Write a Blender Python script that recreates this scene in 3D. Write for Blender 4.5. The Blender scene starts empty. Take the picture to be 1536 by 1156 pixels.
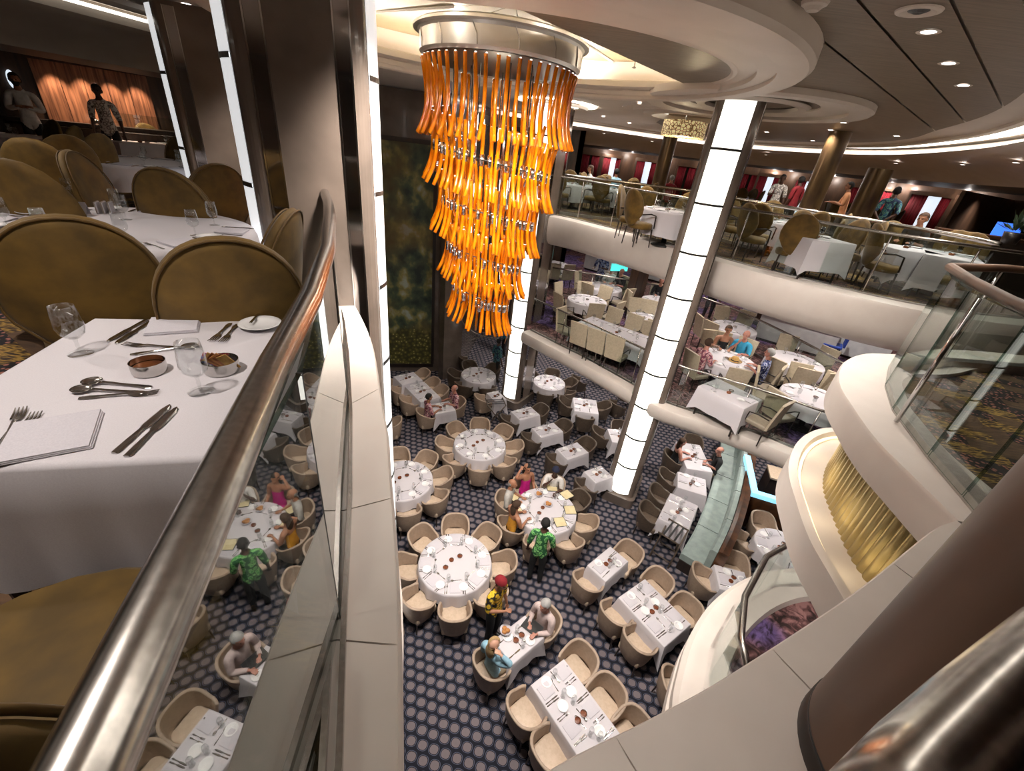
import bpy, bmesh, math, random
from mathutils import Vector, Matrix
from math import sin, cos, pi, radians, hypot, atan2, sqrt
random.seed(7)
SC = bpy.context.scene
COL = SC.collection
# ---------------------------------------------------------------- camera
FPX, RHO, TH, CZ = 629.0, radians(7.07), radians(29.3), 7.7
F_ = Vector((0, cos(TH), -sin(TH))); R_ = Vector((1, 0, 0)); U_ = Vector((0, sin(TH), cos(TH)))
EX = R_*cos(RHO) + U_*sin(RHO); EY = -R_*sin(RHO) + U_*cos(RHO)
cam_d = bpy.data.cameras.new('camera'); cam = bpy.data.objects.new('camera', cam_d); COL.objects.link(cam)
cam_d.sensor_fit = 'HORIZONTAL'; cam_d.sensor_width = 36.0; cam_d.lens = 36.0*FPX/1536.0
cam_d.clip_start = 0.03; cam_d.clip_end = 200
M = Matrix((EX, EY, -F_)).transposed().to_4x4(); M.translation = Vector((0, 0, CZ)); cam.matrix_world = M
SC.camera = cam
# ---------------------------------------------------------------- world, exposure
W = bpy.data.worlds.new('world'); SC.world = W; W.use_nodes = True
W.node_tree.nodes['Background'].inputs[0].default_value = (1.0, .93, .86, 1)
W.node_tree.nodes['Background'].inputs[1].default_value = 0.10
SC.view_settings.view_transform = 'Standard'; SC.view_settings.look = 'None'
SC.view_settings.exposure = 0.0; SC.view_settings.gamma = 1.0; SC.view_settings.use_curve_mapping = False
WARM = (1.0, .925, .85)
P_SPOT5, P_SPOT4, P_SPOT3, P_ATR = 100.0, 125.0, 95.0, 620.0      # lamp powers: top deck, middle deck, lower deck, atrium
Z3, Z4, Z5, ZC = 0.0, 3.06, 6.15, 8.80                           # deck floors and top ceiling

def at(px, py, z):                                               # point of a horizontal plane seen at a photo pixel
    r = EX*((px-768)/FPX) + EY*(-(py-578)/FPX) + F_
    t = (z-CZ)/r.z
    return Vector((r.x*t, r.y*t, z))
def pj(p):
    d = Vector((p[0], p[1], p[2]-CZ)); k = d.dot(F_)
    return (768+FPX*d.dot(EX)/k, 578-FPX*d.dot(EY)/k)
def ray_hit(px, A, B, py=300):                                   # where the sight line of a column of pixels meets a plan line
    r = EX*((px-768)/FPX) + EY*(-(py-578)/FPX) + F_
    ax, ay = A; dx, dy = B[0]-ax, B[1]-ay
    t = (ax*dy-ay*dx)/(r.x*dy-r.y*dx)
    return Vector((r.x*t, r.y*t, 0))
KS = 11/12.
def K(pts): return [(x*KS, y*KS) for x, y in pts]
# ---------------------------------------------------------------- materials
class X:                                                         # tiny node expression helper
    def __init__(s, nt, sock): s.nt = nt; s.s = sock
    def m(s, op, b=None, c=None):
        n = s.nt.nodes.new('ShaderNodeMath'); n.operation = op
        for i, v in enumerate((s, b, c)):
            if v is None: continue
            if isinstance(v, X): s.nt.links.new(v.s, n.inputs[i])
            else: n.inputs[i].default_value = v
        return X(s.nt, n.outputs[0])
    def __add__(s, o): return s.m('ADD', o)
    def __sub__(s, o): return s.m('SUBTRACT', o)
    def __mul__(s, o): return s.m('MULTIPLY', o)
def lin(c):
    return tuple(((v/255.)/12.92 if v/255. <= .04045 else (((v/255.)+.055)/1.055)**2.4) for v in c)
MATS = {}
def base(name, color, rough=.5, metal=0, spec=.5, coat=0, sheen=0):
    m = bpy.data.materials.new(name); m.use_nodes = True
    b = m.node_tree.nodes['Principled BSDF']
    b.inputs['Base Color'].default_value = (*color, 1); b.inputs['Roughness'].default_value = rough
    b.inputs['Metallic'].default_value = metal; b.inputs['Specular IOR Level'].default_value = spec
    b.inputs['Coat Weight'].default_value = coat
    if sheen: b.inputs['Sheen Weight'].default_value = sheen; b.inputs['Sheen Roughness'].default_value = .4
    m.diffuse_color = (*color, 1)
    return m, b
def tex(m, kind, scale, stretch=(1, 1, 1), coord='Object', rot=(0, 0, 0), **kw):
    nt = m.node_tree; tc = nt.nodes.new('ShaderNodeTexCoord'); mp = nt.nodes.new('ShaderNodeMapping')
    mp.inputs['Scale'].default_value = stretch; mp.inputs['Rotation'].default_value = rot
    nt.links.new(tc.outputs[coord], mp.inputs[0])
    t = nt.nodes.new('ShaderNodeTex'+kind); nt.links.new(mp.outputs[0], t.inputs['Vector'])
    if 'Scale' in t.inputs: t.inputs['Scale'].default_value = scale
    for k, v in kw.items(): t.inputs[k].default_value = v
    return t, mp
def ramp(m, sock, stops, interp='LINEAR'):
    nt = m.node_tree; r = nt.nodes.new('ShaderNodeValToRGB'); nt.links.new(sock, r.inputs[0])
    e = r.color_ramp; e.interpolation = interp
    while len(e.elements) < len(stops): e.elements.new(.5)
    for el, (p, c) in zip(e.elements, stops): el.position = p; el.color = (*c, 1)
    return r.outputs[0]
def mixc(m, fac, a, b):
    nt = m.node_tree; n = nt.nodes.new('ShaderNodeMix'); n.data_type = 'RGBA'
    for i, v in ((0, fac), (6, a), (7, b)):
        if isinstance(v, X): v = v.s
        if hasattr(v, 'links') or hasattr(v, 'is_output'): nt.links.new(v, n.inputs[i])
        elif i == 0: n.inputs[0].default_value = v
        else: n.inputs[i].default_value = (*v, 1)
    return n.outputs[2]
def bump(m, b, sock, strength=.3, dist=.01):
    n = m.node_tree.nodes.new('ShaderNodeBump'); n.inputs['Strength'].default_value = strength; n.inputs['Distance'].default_value = dist
    m.node_tree.links.new(sock, n.inputs['Height']); m.node_tree.links.new(n.outputs[0], b.inputs['Normal'])
def setc(m, b, sock): m.node_tree.links.new(sock, b.inputs['Base Color'])
def noisy(name, c1, c2, scale, rough=.6, stretch=(1, 1, 1), metal=0, bmp=0, coat=0, sheen=0, spec=.5, lo=.35, hi=.65, detail=3.0, rot=(0, 0, 0)):
    m, b = base(name, c1, rough, metal, spec, coat, sheen)
    t, _ = tex(m, 'Noise', scale, stretch, rot=rot, Detail=detail)
    setc(m, b, ramp(m, t.outputs['Fac'], [(lo, c1), (hi, c2)]))
    if bmp: bump(m, b, t.outputs['Fac'], bmp)
    MATS[name] = m; return m
def emis(name, color, s, rough=.3):
    m, b = base(name, color, rough)
    b.inputs['Emission Color'].default_value = (*color, 1); b.inputs['Emission Strength'].default_value = s
    MATS[name] = m; return m
def simple(name, *a, **k):
    m, b = base(name, *a, **k); MATS[name] = m; return m
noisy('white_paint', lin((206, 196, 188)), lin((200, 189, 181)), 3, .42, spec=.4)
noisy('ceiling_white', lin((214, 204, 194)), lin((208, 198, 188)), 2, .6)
noisy('linen', lin((203, 198, 202)), lin((196, 190, 195)), 300, .85, bmp=.05, sheen=.2)
noisy('linen_napkin', lin((199, 194, 200)), lin((190, 185, 192)), 260, .9, bmp=.05)
noisy('porcelain', lin((232, 230, 230)), lin((228, 226, 226)), 4, .12)
noisy('steel', (.46, .43, .40), (.37, .345, .32), 60, .24, (1, 1, 1), 1, 0)
noisy('satin_metal', (.50, .47, .45), (.43, .40, .38), 20, .33, (1, 1, .05), 1, 0)
noisy('cutlery', (.58, .55, .53), (.50, .48, .46), 30, .17, (1, 1, 1), 1, 0)
noisy('lacquer', lin((112, 99, 90)), lin((98, 87, 79)), 2.5, .16, spec=.6, coat=.4)
noisy('mirror_strip', (.50, .48, .47), (.40, .38, .38), 3, .06, (1, 1, .4), 1, 0)
noisy('dark_metal', (.03, .028, .026), (.045, .04, .036), 10, .35, metal=.6)
noisy('black_wood', lin((34, 28, 26)), lin((46, 36, 31)), 14, .4, (1, 1, .1))
noisy('fawn_leather', lin((166, 145, 127)), lin((156, 136, 118)), 22, .5, bmp=.04)
noisy('cream_leather', lin((197, 176, 155)), lin((187, 166, 144)), 22, .5, bmp=.04)
noisy('taupe_leather', lin((92, 78, 66)), lin((80, 68, 58)), 22, .5, bmp=.04)
noisy('taupe_seat', lin((112, 96, 82)), lin((100, 86, 74)), 22, .5, bmp=.04)
noisy('stone_leather', lin((186, 172, 148)), lin((174, 160, 138)), 22, .5, bmp=.04)
noisy('stone_leather_dark', lin((150, 138, 120)), lin((140, 128, 112)), 22, .5, bmp=.04)
noisy('gold_velvet', lin((112, 84, 28)), lin((80, 59, 17)), 7, .75, bmp=.05, sheen=.12, detail=5.0)
noisy('gold_piping', lin((100, 73, 26)), lin((84, 60, 20)), 20, .7, sheen=.1)
noisy('seafoam_leather', lin((150, 163, 158)), lin((134, 148, 144)), 6, .45, bmp=.05)
noisy('burl_wood', lin((92, 58, 34)), lin((48, 28, 17)), 5, .3, coat=.3, detail=6.0)
noisy('brown_wood', lin((104, 76, 58)), lin((78, 57, 45)), 3, .42, (1, 1, .25), detail=5.0)
noisy('bronze_column', lin((96, 76, 48)), lin((66, 48, 32)), 5, .3, (1, 1, .3), metal=.5)
noisy('dark_wood', lin((70, 48, 34)), lin((42, 28, 21)), 3, .4, (4, 4, .4))
noisy('red_curtain', lin((170, 20, 44)), lin((110, 8, 24)), 9, .7, (3, 3, .2))
noisy('ceiling_wood', lin((126, 110, 92)), lin((104, 90, 75)), 4, .45, (.6, 12, 1), rot=(0, 0, .15), detail=5.0)
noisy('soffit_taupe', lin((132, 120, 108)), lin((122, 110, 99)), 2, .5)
noisy('dome_metal', lin((158, 142, 108)), lin((136, 122, 92)), 1.6, .35, metal=.25)
noisy('ring_metal', (.74, .71, .68), (.62, .6, .57), 3, .38, metal=.7)
noisy('gold_flute', lin((176, 158, 110)), lin((160, 142, 98)), 2, .28, (1, 1, .3), metal=.7)
noisy('chrome', (.75, .74, .74), (.6, .6, .6), 8, .08, metal=1)
noisy('black_plastic', (.012, .012, .013), (.02, .02, .02), 6, .4)
noisy('shoe_black', (.015, .013, .012), (.02, .02, .02), 6, .35)
noisy('straw', lin((196, 158, 92)), lin((168, 128, 70)), 60, .8)
noisy('bread', lin((196, 140, 80)), lin((160, 100, 50)), 30, .7)
noisy('copper_bowl', lin((150, 92, 54)), lin((110, 60, 34)), 20, .3, metal=.6)
noisy('sauce', lin((120, 62, 30)), lin((80, 36, 18)), 20, .3)
noisy('sugar_packets', lin((190, 60, 60)), lin((70, 90, 170)), 60, .7, lo=.45, hi=.55)
noisy('menu_cream', lin((214, 200, 160)), lin((204, 188, 146)), 6, .6)
noisy('menu_black', (.02, .02, .022), (.03, .03, .03), 6, .5)
noisy('plant_green', lin((50, 70, 40)), lin((30, 50, 30)), 20, .6)
noisy('eye_white', (.7, .68, .65), (.6, .58, .55), 50, .3)
noisy('blue_seat', lin((60, 90, 190)), lin((40, 66, 150)), 10, .5)
noisy('counter_white', lin((214, 216, 216)), lin((200, 202, 204)), 5, .3)
emis('column_light', (1.0, .975, .89), 1.5)
emis('column_light_left', (.93, .95, .97), .62)
emis('cove_light', (1.0, .94, .84), 30.0)
emis('cove_soft', (1.0, .96, .88), 8.0)
emis('lamp_light', (1.0, .90, .84), 9.0)
emis('blue_light', (.25, .62, .85), 1.1)
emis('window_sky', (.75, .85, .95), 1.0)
emis('screen_blue', (.04, .16, .9), 1.6)
emis('screen_cyan', (.1, .8, .75), 1.0)
emis('gold_glow', (1.0, .84, .55), .8)
def fab_lamp():
    m, b = base('lamp_lattice', lin((190, 160, 100)), .5)
    t, _ = tex(m, 'Voronoi', 15); t.feature = 'DISTANCE_TO_EDGE'
    c = ramp(m, t.outputs['Distance'], [(.06, lin((110, 80, 40))), (.12, lin((240, 214, 160)))])
    setc(m, b, c); m.node_tree.links.new(c, b.inputs['Emission Color']); b.inputs['Emission Strength'].default_value = .45
    MATS['lamp_lattice'] = m
fab_lamp()
def glass(name, tint, ior=1.5, rough=0.0, extra=0.0):
    m = bpy.data.materials.new(name); m.use_nodes = True; nt = m.node_tree; nt.nodes.clear()
    o = nt.nodes.new('ShaderNodeOutputMaterial'); mx = nt.nodes.new('ShaderNodeMixShader')
    tr = nt.nodes.new('ShaderNodeBsdfTransparent'); tr.inputs[0].default_value = (*tint, 1)
    gl = nt.nodes.new('ShaderNodeBsdfGlossy'); gl.inputs['Roughness'].default_value = rough; gl.inputs[0].default_value = (.95, .97, .97, 1)
    lw = nt.nodes.new('ShaderNodeLayerWeight'); lw.inputs[0].default_value = .5
    pw = nt.nodes.new('ShaderNodeMath'); pw.operation = 'POWER'; pw.inputs[1].default_value = 4.0; nt.links.new(lw.outputs['Facing'], pw.inputs[0])
    fr = nt.nodes.new('ShaderNodeMath'); fr.operation = 'MULTIPLY_ADD'; fr.inputs[1].default_value = .85; fr.inputs[2].default_value = ((ior-1)/(ior+1))**2*1.6; nt.links.new(pw.outputs[0], fr.inputs[0])
    ad = nt.nodes.new('ShaderNodeMath'); ad.operation = 'ADD'; ad.use_clamp = True; ad.inputs[1].default_value = extra
    nt.links.new(fr.outputs[0], ad.inputs[0]); nt.links.new(ad.outputs[0], mx.inputs[0])
    nt.links.new(tr.outputs[0], mx.inputs[1]); nt.links.new(gl.outputs[0], mx.inputs[2]); nt.links.new(mx.outputs[0], o.inputs[0])
    MATS[name] = m; m.diffuse_color = (*tint, .4); return m
glass('rail_glass', (.86, .90, .885), 1.45)
glass('rail_glass_near', (.62, .65, .63), 1.6, 0, .10)
glass('glass_edge', (.30, .42, .38), 1.5)
glass('drinking_glass', (.95, .955, .955), 1.5)
def amber():
    m, b = base('amber_glass', lin((246, 150, 18)), .10, spec=.8)
    b.inputs['Base Color'].default_value = (*lin((250, 146, 10)), 1)
    b.inputs['Transmission Weight'].default_value = .25; b.inputs['IOR'].default_value = 1.35
    t, _ = tex(m, 'Noise', 5, Detail=2.0)
    setc(m, b, ramp(m, t.outputs['Fac'], [(.35, lin((204, 104, 5))), (.65, lin((232, 142, 16)))]))
    MATS['amber_glass'] = m
amber()
def carpet_low():                                                # ogee cells: grey ovals in navy and grey wavy outlines
    m, b = base('carpet_ogee', (.02, .02, .03), .95)
    nt = m.node_tree; tc = nt.nodes.new('ShaderNodeTexCoord'); mp = nt.nodes.new('ShaderNodeMapping')
    mp.inputs['Rotation'].default_value = (0, 0, radians(12)); s = 1/.18
    mp.inputs['Scale'].default_value = (s, s*1.1, 1); nt.links.new(tc.outputs['Object'], mp.inputs[0])
    sp = nt.nodes.new('ShaderNodeSeparateXYZ'); nt.links.new(mp.outputs[0], sp.inputs[0])
    u, v = X(nt, sp.outputs[0]), X(nt, sp.outputs[1])
    row = v.m('FLOOR'); off = row.m('MODULO', 2.0).m('ABSOLUTE')*.5
    uu = (u+off).m('FRACT')-.5; vv = v.m('FRACT')-.5
    d = ((uu*1.0).m('ABSOLUTE').m('POWER', 2.4) + (vv*1.04).m('ABSOLUTE').m('POWER', 2.4)).m('POWER', 1/2.4)
    c = ramp(m, d.s, [(0, lin((114, 104, 107))), (.345, lin((10, 10, 18))), (.395, lin((84, 88, 108))), (.44, lin((18, 20, 33)))], 'CONSTANT')
    n, _ = tex(m, 'Noise', 400)
    setc(m, b, c); MATS['carpet_ogee'] = m
carpet_low()
def carpet_mid():
    m, b = base('carpet_purple', (.1, .05, .06), .95)
    t, _ = tex(m, 'Noise', 7, (1, 1, 1), Detail=6.0, Distortion=1.6)
    t2, _ = tex(m, 'Noise', .7, Detail=1.0)
    a = ramp(m, t.outputs['Fac'], [(.38, lin((44, 26, 24))), (.5, lin((96, 62, 62))), (.62, lin((150, 108, 106)))])
    c = ramp(m, t.outputs['Fac'], [(.4, lin((42, 24, 44))), (.6, lin((110, 86, 138)))])
    setc(m, b, mixc(m, ramp(m, t2.outputs['Fac'], [(.52, (0, 0, 0)), (.6, (1, 1, 1))]), a, c)); MATS['carpet_purple'] = m
carpet_mid()
def carpet_top():                                                # staggered blocks: plain brown, gold strokes, black with red dots
    m, b = base('carpet_blocks', (.1, .07, .04), .95)
    br, _ = tex(m, 'Brick', 1.6, rot=(0, 0, .5)); br.offset = .4
    br.inputs['Color1'].default_value = (0, 0, 0, 1); br.inputs['Color2'].default_value = (1, 1, 1, 1)
    br.inputs['Mortar Size'].default_value = 0; br.inputs['Brick Width'].default_value = .55; br.inputs['Row Height'].default_value = .28
    w, _ = tex(m, 'Noise', 9, (1, 5, 1), rot=(0, 0, .5), Detail=2.0)
    v, _ = tex(m, 'Voronoi', 26)
    g = ramp(m, w.outputs['Fac'], [(.42, lin((54, 38, 26))), (.5, lin((168, 132, 62))), (.6, lin((60, 42, 26)))])
    k = ramp(m, v.outputs['Distance'], [(.25, lin((150, 96, 84))), (.4, lin((26, 20, 22)))])
    p = ramp(m, w.outputs['Fac'], [(.3, lin((70, 52, 38))), (.7, lin((98, 72, 50)))])
    c1 = mixc(m, ramp(m, br.outputs['Color'], [(.33, (0, 0, 0)), (.34, (1, 1, 1))], 'CONSTANT'), k, g)
    c2 = mixc(m, ramp(m, br.outputs['Color'], [(.66, (0, 0, 0)), (.67, (1, 1, 1))], 'CONSTANT'), c1, p)
    setc(m, b, c2); MATS['carpet_blocks'] = m
carpet_top()
def painting_mat():                                              # dusky wood with a pale violet path and flowering grass
    m, b = base('forest_painting', (.05, .08, .04), .5)
    nt = m.node_tree
    t, mp = tex(m, 'Noise', 2.2, (1, 1, .8), Detail=8.0)
    t2, _ = tex(m, 'Noise', .55, Detail=2.0); t3, _ = tex(m, 'Voronoi', 9)
    sp = nt.nodes.new('ShaderNodeSeparateXYZ'); tc = nt.nodes.new('ShaderNodeTexCoord'); nt.links.new(tc.outputs['Object'], sp.inputs[0])
    z = X(nt, sp.outputs[2]); x = X(nt, sp.outputs[0])
    tree = ramp(m, t.outputs['Fac'], [(.36, lin((34, 46, 44))), (.5, lin((72, 86, 64))), (.6, lin((140, 132, 78))), (.68, lin((160, 168, 156)))])
    grass = ramp(m, t3.outputs['Distance'], [(.1, lin((214, 200, 130))), (.2, lin((110, 104, 50))), (.7, lin((62, 60, 34)))])
    warm = ramp(m, t2.outputs['Fac'], [(.45, (0, 0, 0)), (.62, (.55, .55, .55))])
    tree = mixc(m, warm, tree, lin((120, 92, 40)))
    low = ramp(m, (z*.2 + X(nt, t.outputs['Fac'])*.25 - .40).m('MULTIPLY', 1.0).s, [(0, (1, 1, 1)), (.04, (0, 0, 0))])
    c = mixc(m, low, tree, grass)
    px = ((x+1.0 - z*.18).m('ABSOLUTE') + X(nt, t.outputs['Fac'])*.9)
    inpath = px.m('LESS_THAN', .72)*z.m('LESS_THAN', 2.9)*z.m('GREATER_THAN', .75)
    c = mixc(m, inpath, c, lin((140, 122, 158)))
    setc(m, b, c); MATS['forest_painting'] = m
painting_mat()
def print_mat(name, c1, c2, c3=None, scale=22, kind='Voronoi'):
    m, b = base(name, c1, .8); t, _ = tex(m, kind, scale)
    setc(m, b, ramp(m, t.outputs[0], [(.3, c1), (.42, c2), (.6, c3 or c2)], 'LINEAR')); MATS[name] = m
def cloth_mat(name, c): return noisy(name, c, tuple(v*.82 for v in c), 18, .85)
# ---------------------------------------------------------------- mesh helpers
def to_obj(name, bm, m, parent=None, smooth=False, coll=True):
    me = bpy.data.meshes.new(name); bmesh.ops.recalc_face_normals(bm, faces=bm.faces[:]) if len(bm.faces) < 60000 else None
    bm.to_mesh(me); bm.free()
    for mm in (m if isinstance(m, (list, tuple)) else [m]): me.materials.append(MATS[mm] if isinstance(mm, str) else mm)
    if smooth:
        me.polygons.foreach_set('use_smooth', [True]*len(me.polygons))
    o = bpy.data.objects.new(name, me); COL.objects.link(o)
    if parent is not None: o.parent = parent
    return o
def tag(o, label=None, cat=None, group=None, kind=None):
    if label: o['label'] = label
    if cat: o['category'] = cat
    if group: o['group'] = group
    if kind: o['kind'] = kind
    return o
def thing(name, label=None, cat=None, loc=(0, 0, 0), rz=0, group=None):
    o = bpy.data.objects.new(name, None); COL.objects.link(o); o.empty_display_size = .1
    o.location = loc; o.rotation_euler = (0, 0, rz); return tag(o, label, cat, group)
def box(bm, x0, x1, y0, y1, z0, z1, bev=0, mtx=None):
    vs = [bm.verts.new((x, y, z)) for z in (z0, z1) for y in (y0, y1) for x in (x0, x1)]
    fs = [bm.faces.new([vs[i] for i in f]) for f in ((0, 2, 3, 1), (4, 5, 7, 6), (0, 1, 5, 4), (2, 6, 7, 3), (0, 4, 6, 2), (1, 3, 7, 5))]
    if mtx: bmesh.ops.transform(bm, matrix=mtx, verts=vs)
    if bev:
        es = list({e for f in fs for e in f.edges}); bmesh.ops.bevel(bm, geom=es, offset=bev, segments=2, affect='EDGES', profile=.6)
    return vs
def bxo(name, dims, m, parent=None, bev=0):
    bm = bmesh.new(); box(bm, *dims, bev=bev); return to_obj(name, bm, m, parent)
def lathe(bm, prof, n=24, cx=0, cy=0, sx=1, sy=1, a0=0, a1=2*pi, wob=None):
    full = abs(a1-a0-2*pi) < 1e-6; cnt = n if full else n+1; rings = []
    for r, z in prof:
        if r < 1e-6: rings.append([bm.verts.new((cx, cy, z))]*cnt); continue
        rings.append([bm.verts.new((cx+sx*r*cos(a0+(a1-a0)*i/n), cy+sy*r*sin(a0+(a1-a0)*i/n), z)) for i in range(cnt)])
    for a, b in zip(rings, rings[1:]):
        for i in range(n):
            j = (i+1) % cnt; q = [a[i], a[j], b[j], b[i]]; u = []
            for v in q:
                if v not in u: u.append(v)
            if len(u) > 2:
                try: bm.faces.new(u)
                except ValueError: pass
def tube(bm, pts, r, n=8, closed=False, caps=True):
    pts = [Vector(p) for p in pts]; rings = []; N = len(pts); up = None
    for i, p in enumerate(pts):
        a = pts[i-1] if (i > 0 or closed) else p; b = pts[(i+1) % N] if (i < N-1 or closed) else p
        t = (b-a).normalized()
        if up is None: up = Vector((0, 0, 1)) if abs(t.z) < .9 else Vector((1, 0, 0))
        s = t.cross(up).normalized(); up = s.cross(t).normalized(); rr = r[i] if isinstance(r, (list, tuple)) else r
        rings.append([bm.verts.new(p+s*(rr*cos(2*pi*k/n))+up*(rr*sin(2*pi*k/n))) for k in range(n)])
    L = len(rings)
    for i in range(L if closed else L-1):
        a, b = rings[i], rings[(i+1) % L]
        for k in range(n): bm.faces.new((a[k], a[(k+1) % n], b[(k+1) % n], b[k]))
    if caps and not closed: bm.faces.new(rings[0][::-1]); bm.faces.new(rings[-1])
def tubo(name, pts, r, m, parent=None, n=8, closed=False):
    bm = bmesh.new(); tube(bm, pts, r, n, closed); return to_obj(name, bm, m, parent, True)
def spline(P, per=6, closed=False):
    P = [Vector((p[0], p[1], 0)) for p in P]; n = len(P); out = []
    for i in range(n if closed else n-1):
        p1, p2 = P[i], P[(i+1) % n]
        p0 = P[i-1] if (i > 0 or closed) else p1*2-p2; p3 = P[(i+2) % n] if (i < n-2 or closed) else p2*2-p1
        for k in range(per):
            t = k/per; out.append(.5*((2*p1)+(p2-p0)*t+(2*p0-5*p1+4*p2-p3)*t*t+(3*p1-p0-3*p2+p3)*t**3))
    if not closed: out.append(P[-1])
    return out
def offset(P, d, closed=False):                                  # positive d: to the left of the direction of travel
    out = []; n = len(P)
    for i, p in enumerate(P):
        a = P[i-1] if (i > 0 or closed) else p; b = P[(i+1) % n] if (i < n-1 or closed) else p
        t = (b-a); t.z = 0; t.normalize(); out.append(p+Vector((-t.y, t.x, 0))*d)
    return out
def sweep(bm, P, prof, closed=False, loop=True, caps=True):      # prof: (offset to the left, z)
    cols = [offset(P, o, closed) for o, z in prof]; grid = []
    for j, (o, z) in enumerate(prof): grid.append([bm.verts.new((q.x, q.y, z)) for q in cols[j]])
    n = len(P); m = len(prof)
    for j in range(m if loop else m-1):
        a, b = grid[j], grid[(j+1) % m]
        for i in range(n if closed else n-1):
            k = (i+1) % n; bm.faces.new((a[i], a[k], b[k], b[i]))
    if loop and caps and not closed:
        bm.faces.new([g[0] for g in grid]); bm.faces.new([g[-1] for g in grid][::-1])
def swo(name, P, prof, m, parent=None, closed=False, smooth=False, loop=True):
    bm = bmesh.new(); sweep(bm, P, prof, closed, loop); o = to_obj(name, bm, m, parent, smooth)
    if smooth:
        for e in o.data.edges: pass
        o.data.set_sharp_from_angle(angle=radians(38))
    return o
def poly_slab(name, pts, z0, z1, m, parent=None):
    bm = bmesh.new(); vs = [bm.verts.new((p[0], p[1], z1)) for p in pts]; f = bm.faces.new(vs)
    r = bmesh.ops.extrude_face_region(bm, geom=[f]); bmesh.ops.translate(bm, vec=(0, 0, z0-z1), verts=[v for v in r['geom'] if isinstance(v, bmesh.types.BMVert)])
    bmesh.ops.triangulate(bm, faces=[f for f in bm.faces if len(f.verts) > 4])
    return to_obj(name, bm, m, parent)
def structure(o): o['kind'] = 'structure'; return o
def dup(root, loc, rz, label=None, cat=None, group=None):
    r = root.copy(); COL.objects.link(r); r.location = loc; r.rotation_euler = (0, 0, rz)
    if label: r['label'] = label
    if cat: r['category'] = cat
    if group: r['group'] = group
    elif 'group' in r: del r['group']
    for ch in list(root.children):
        c = ch.copy(); COL.objects.link(c); c.parent = r
        for g in list(ch.children): d = g.copy(); COL.objects.link(d); d.parent = c
    return r
USED = set()
def place(proto, loc, rz, label, cat=None, group=None):          # the prototype itself is the first of its kind
    if proto.name in USED: return dup(proto, loc, rz, label, cat or proto.get('category'), group)
    USED.add(proto.name); proto.location = loc; proto.rotation_euler = (0, 0, rz); proto['label'] = label
    if cat: proto['category'] = cat
    if group: proto['group'] = group
    return proto
def lamp(name, kind, loc, power, parent=None, color=WARM, size=.1, spot=None, blend=.8):
    d = bpy.data.lights.new(name, kind); d.energy = power; d.color = color
    if kind == 'AREA': d.shape = 'DISK'; d.size = size
    else: d.shadow_soft_size = size
    if kind == 'SPOT': d.spot_size = radians(spot or 120); d.spot_blend = blend
    o = bpy.data.objects.new(name, d); COL.objects.link(o)
    if parent: o.parent = parent
    o.location = loc; return o
# ================================================================ SETTING
# ---- floors
structure(poly_slab('floor', [(-14, -4), (22, -4), (26, 8), (24, 24), (10, 32), (-8, 30), (-14, 16)], -.15, Z3, 'carpet_ogee'))
# plan lines (metres): the camera stands over the tip of the near balcony
EDGE5 = spline(K([(.1, 13.7), (.9, 13.3), (1.9, 12.3), (2.8, 11.35), (3.6, 10.3), (4.4, 9.2), (5.24, 8.35), (6.04, 7.7), (6.95, 7.25), (8.3, 7.1), (10, 7.6), (12, 9)]), 4)
EDGE4 = spline(K([(.1, 12.45), (.88, 11.65), (1.64, 10.9), (2.32, 10.15), (3.0, 9.35), (3.6, 8.72), (4.42, 8.32), (5.08, 8.0), (5.66, 7.66), (6.3, 7.25), (7.4, 7.0), (9, 7.2)]), 4)
FAR = [(15, 10), (20, 17), (17, 23), (12, 27), (6, 28.5), (0, 28.5)]
structure(poly_slab('floor_balcony_far', [(p.x+.15, p.y+.15) for p in EDGE5]+FAR, Z5-.1, Z5, 'carpet_blocks'))
structure(poly_slab('floor_mezzanine_far', [(p.x+.15, p.y+.15) for p in EDGE4]+FAR, Z4-.1, Z4, 'carpet_purple'))
structure(poly_slab('ceiling_mezzanine', [(p.x+.3, p.y+.35) for p in EDGE5]+FAR, Z5-.32, Z5-.22, 'ceiling_white'))
structure(poly_slab('ceiling_lower', [(p.x+.3, p.y+.35) for p in EDGE4]+FAR, Z4-.32, Z4-.22, 'ceiling_white'))
def fascia(name, P, zt, h, m='white_paint', d=.0):
    prof = [(0.42, zt), (.10, zt), (.03, zt-.02), (0, zt-.07), (0, zt-h*.55), (.06, zt-h*.8), (.17, zt-h*.94), (.32, zt-h), (.6, zt-h), (.6, zt-h+.15), (.42, zt-.12)]
    return structure(swo(name, P, prof, m, smooth=True))
fascia('trim_1', EDGE5, Z5+.05, .80); fascia('trim_2', EDGE4, Z4+.06, .44)
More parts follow.
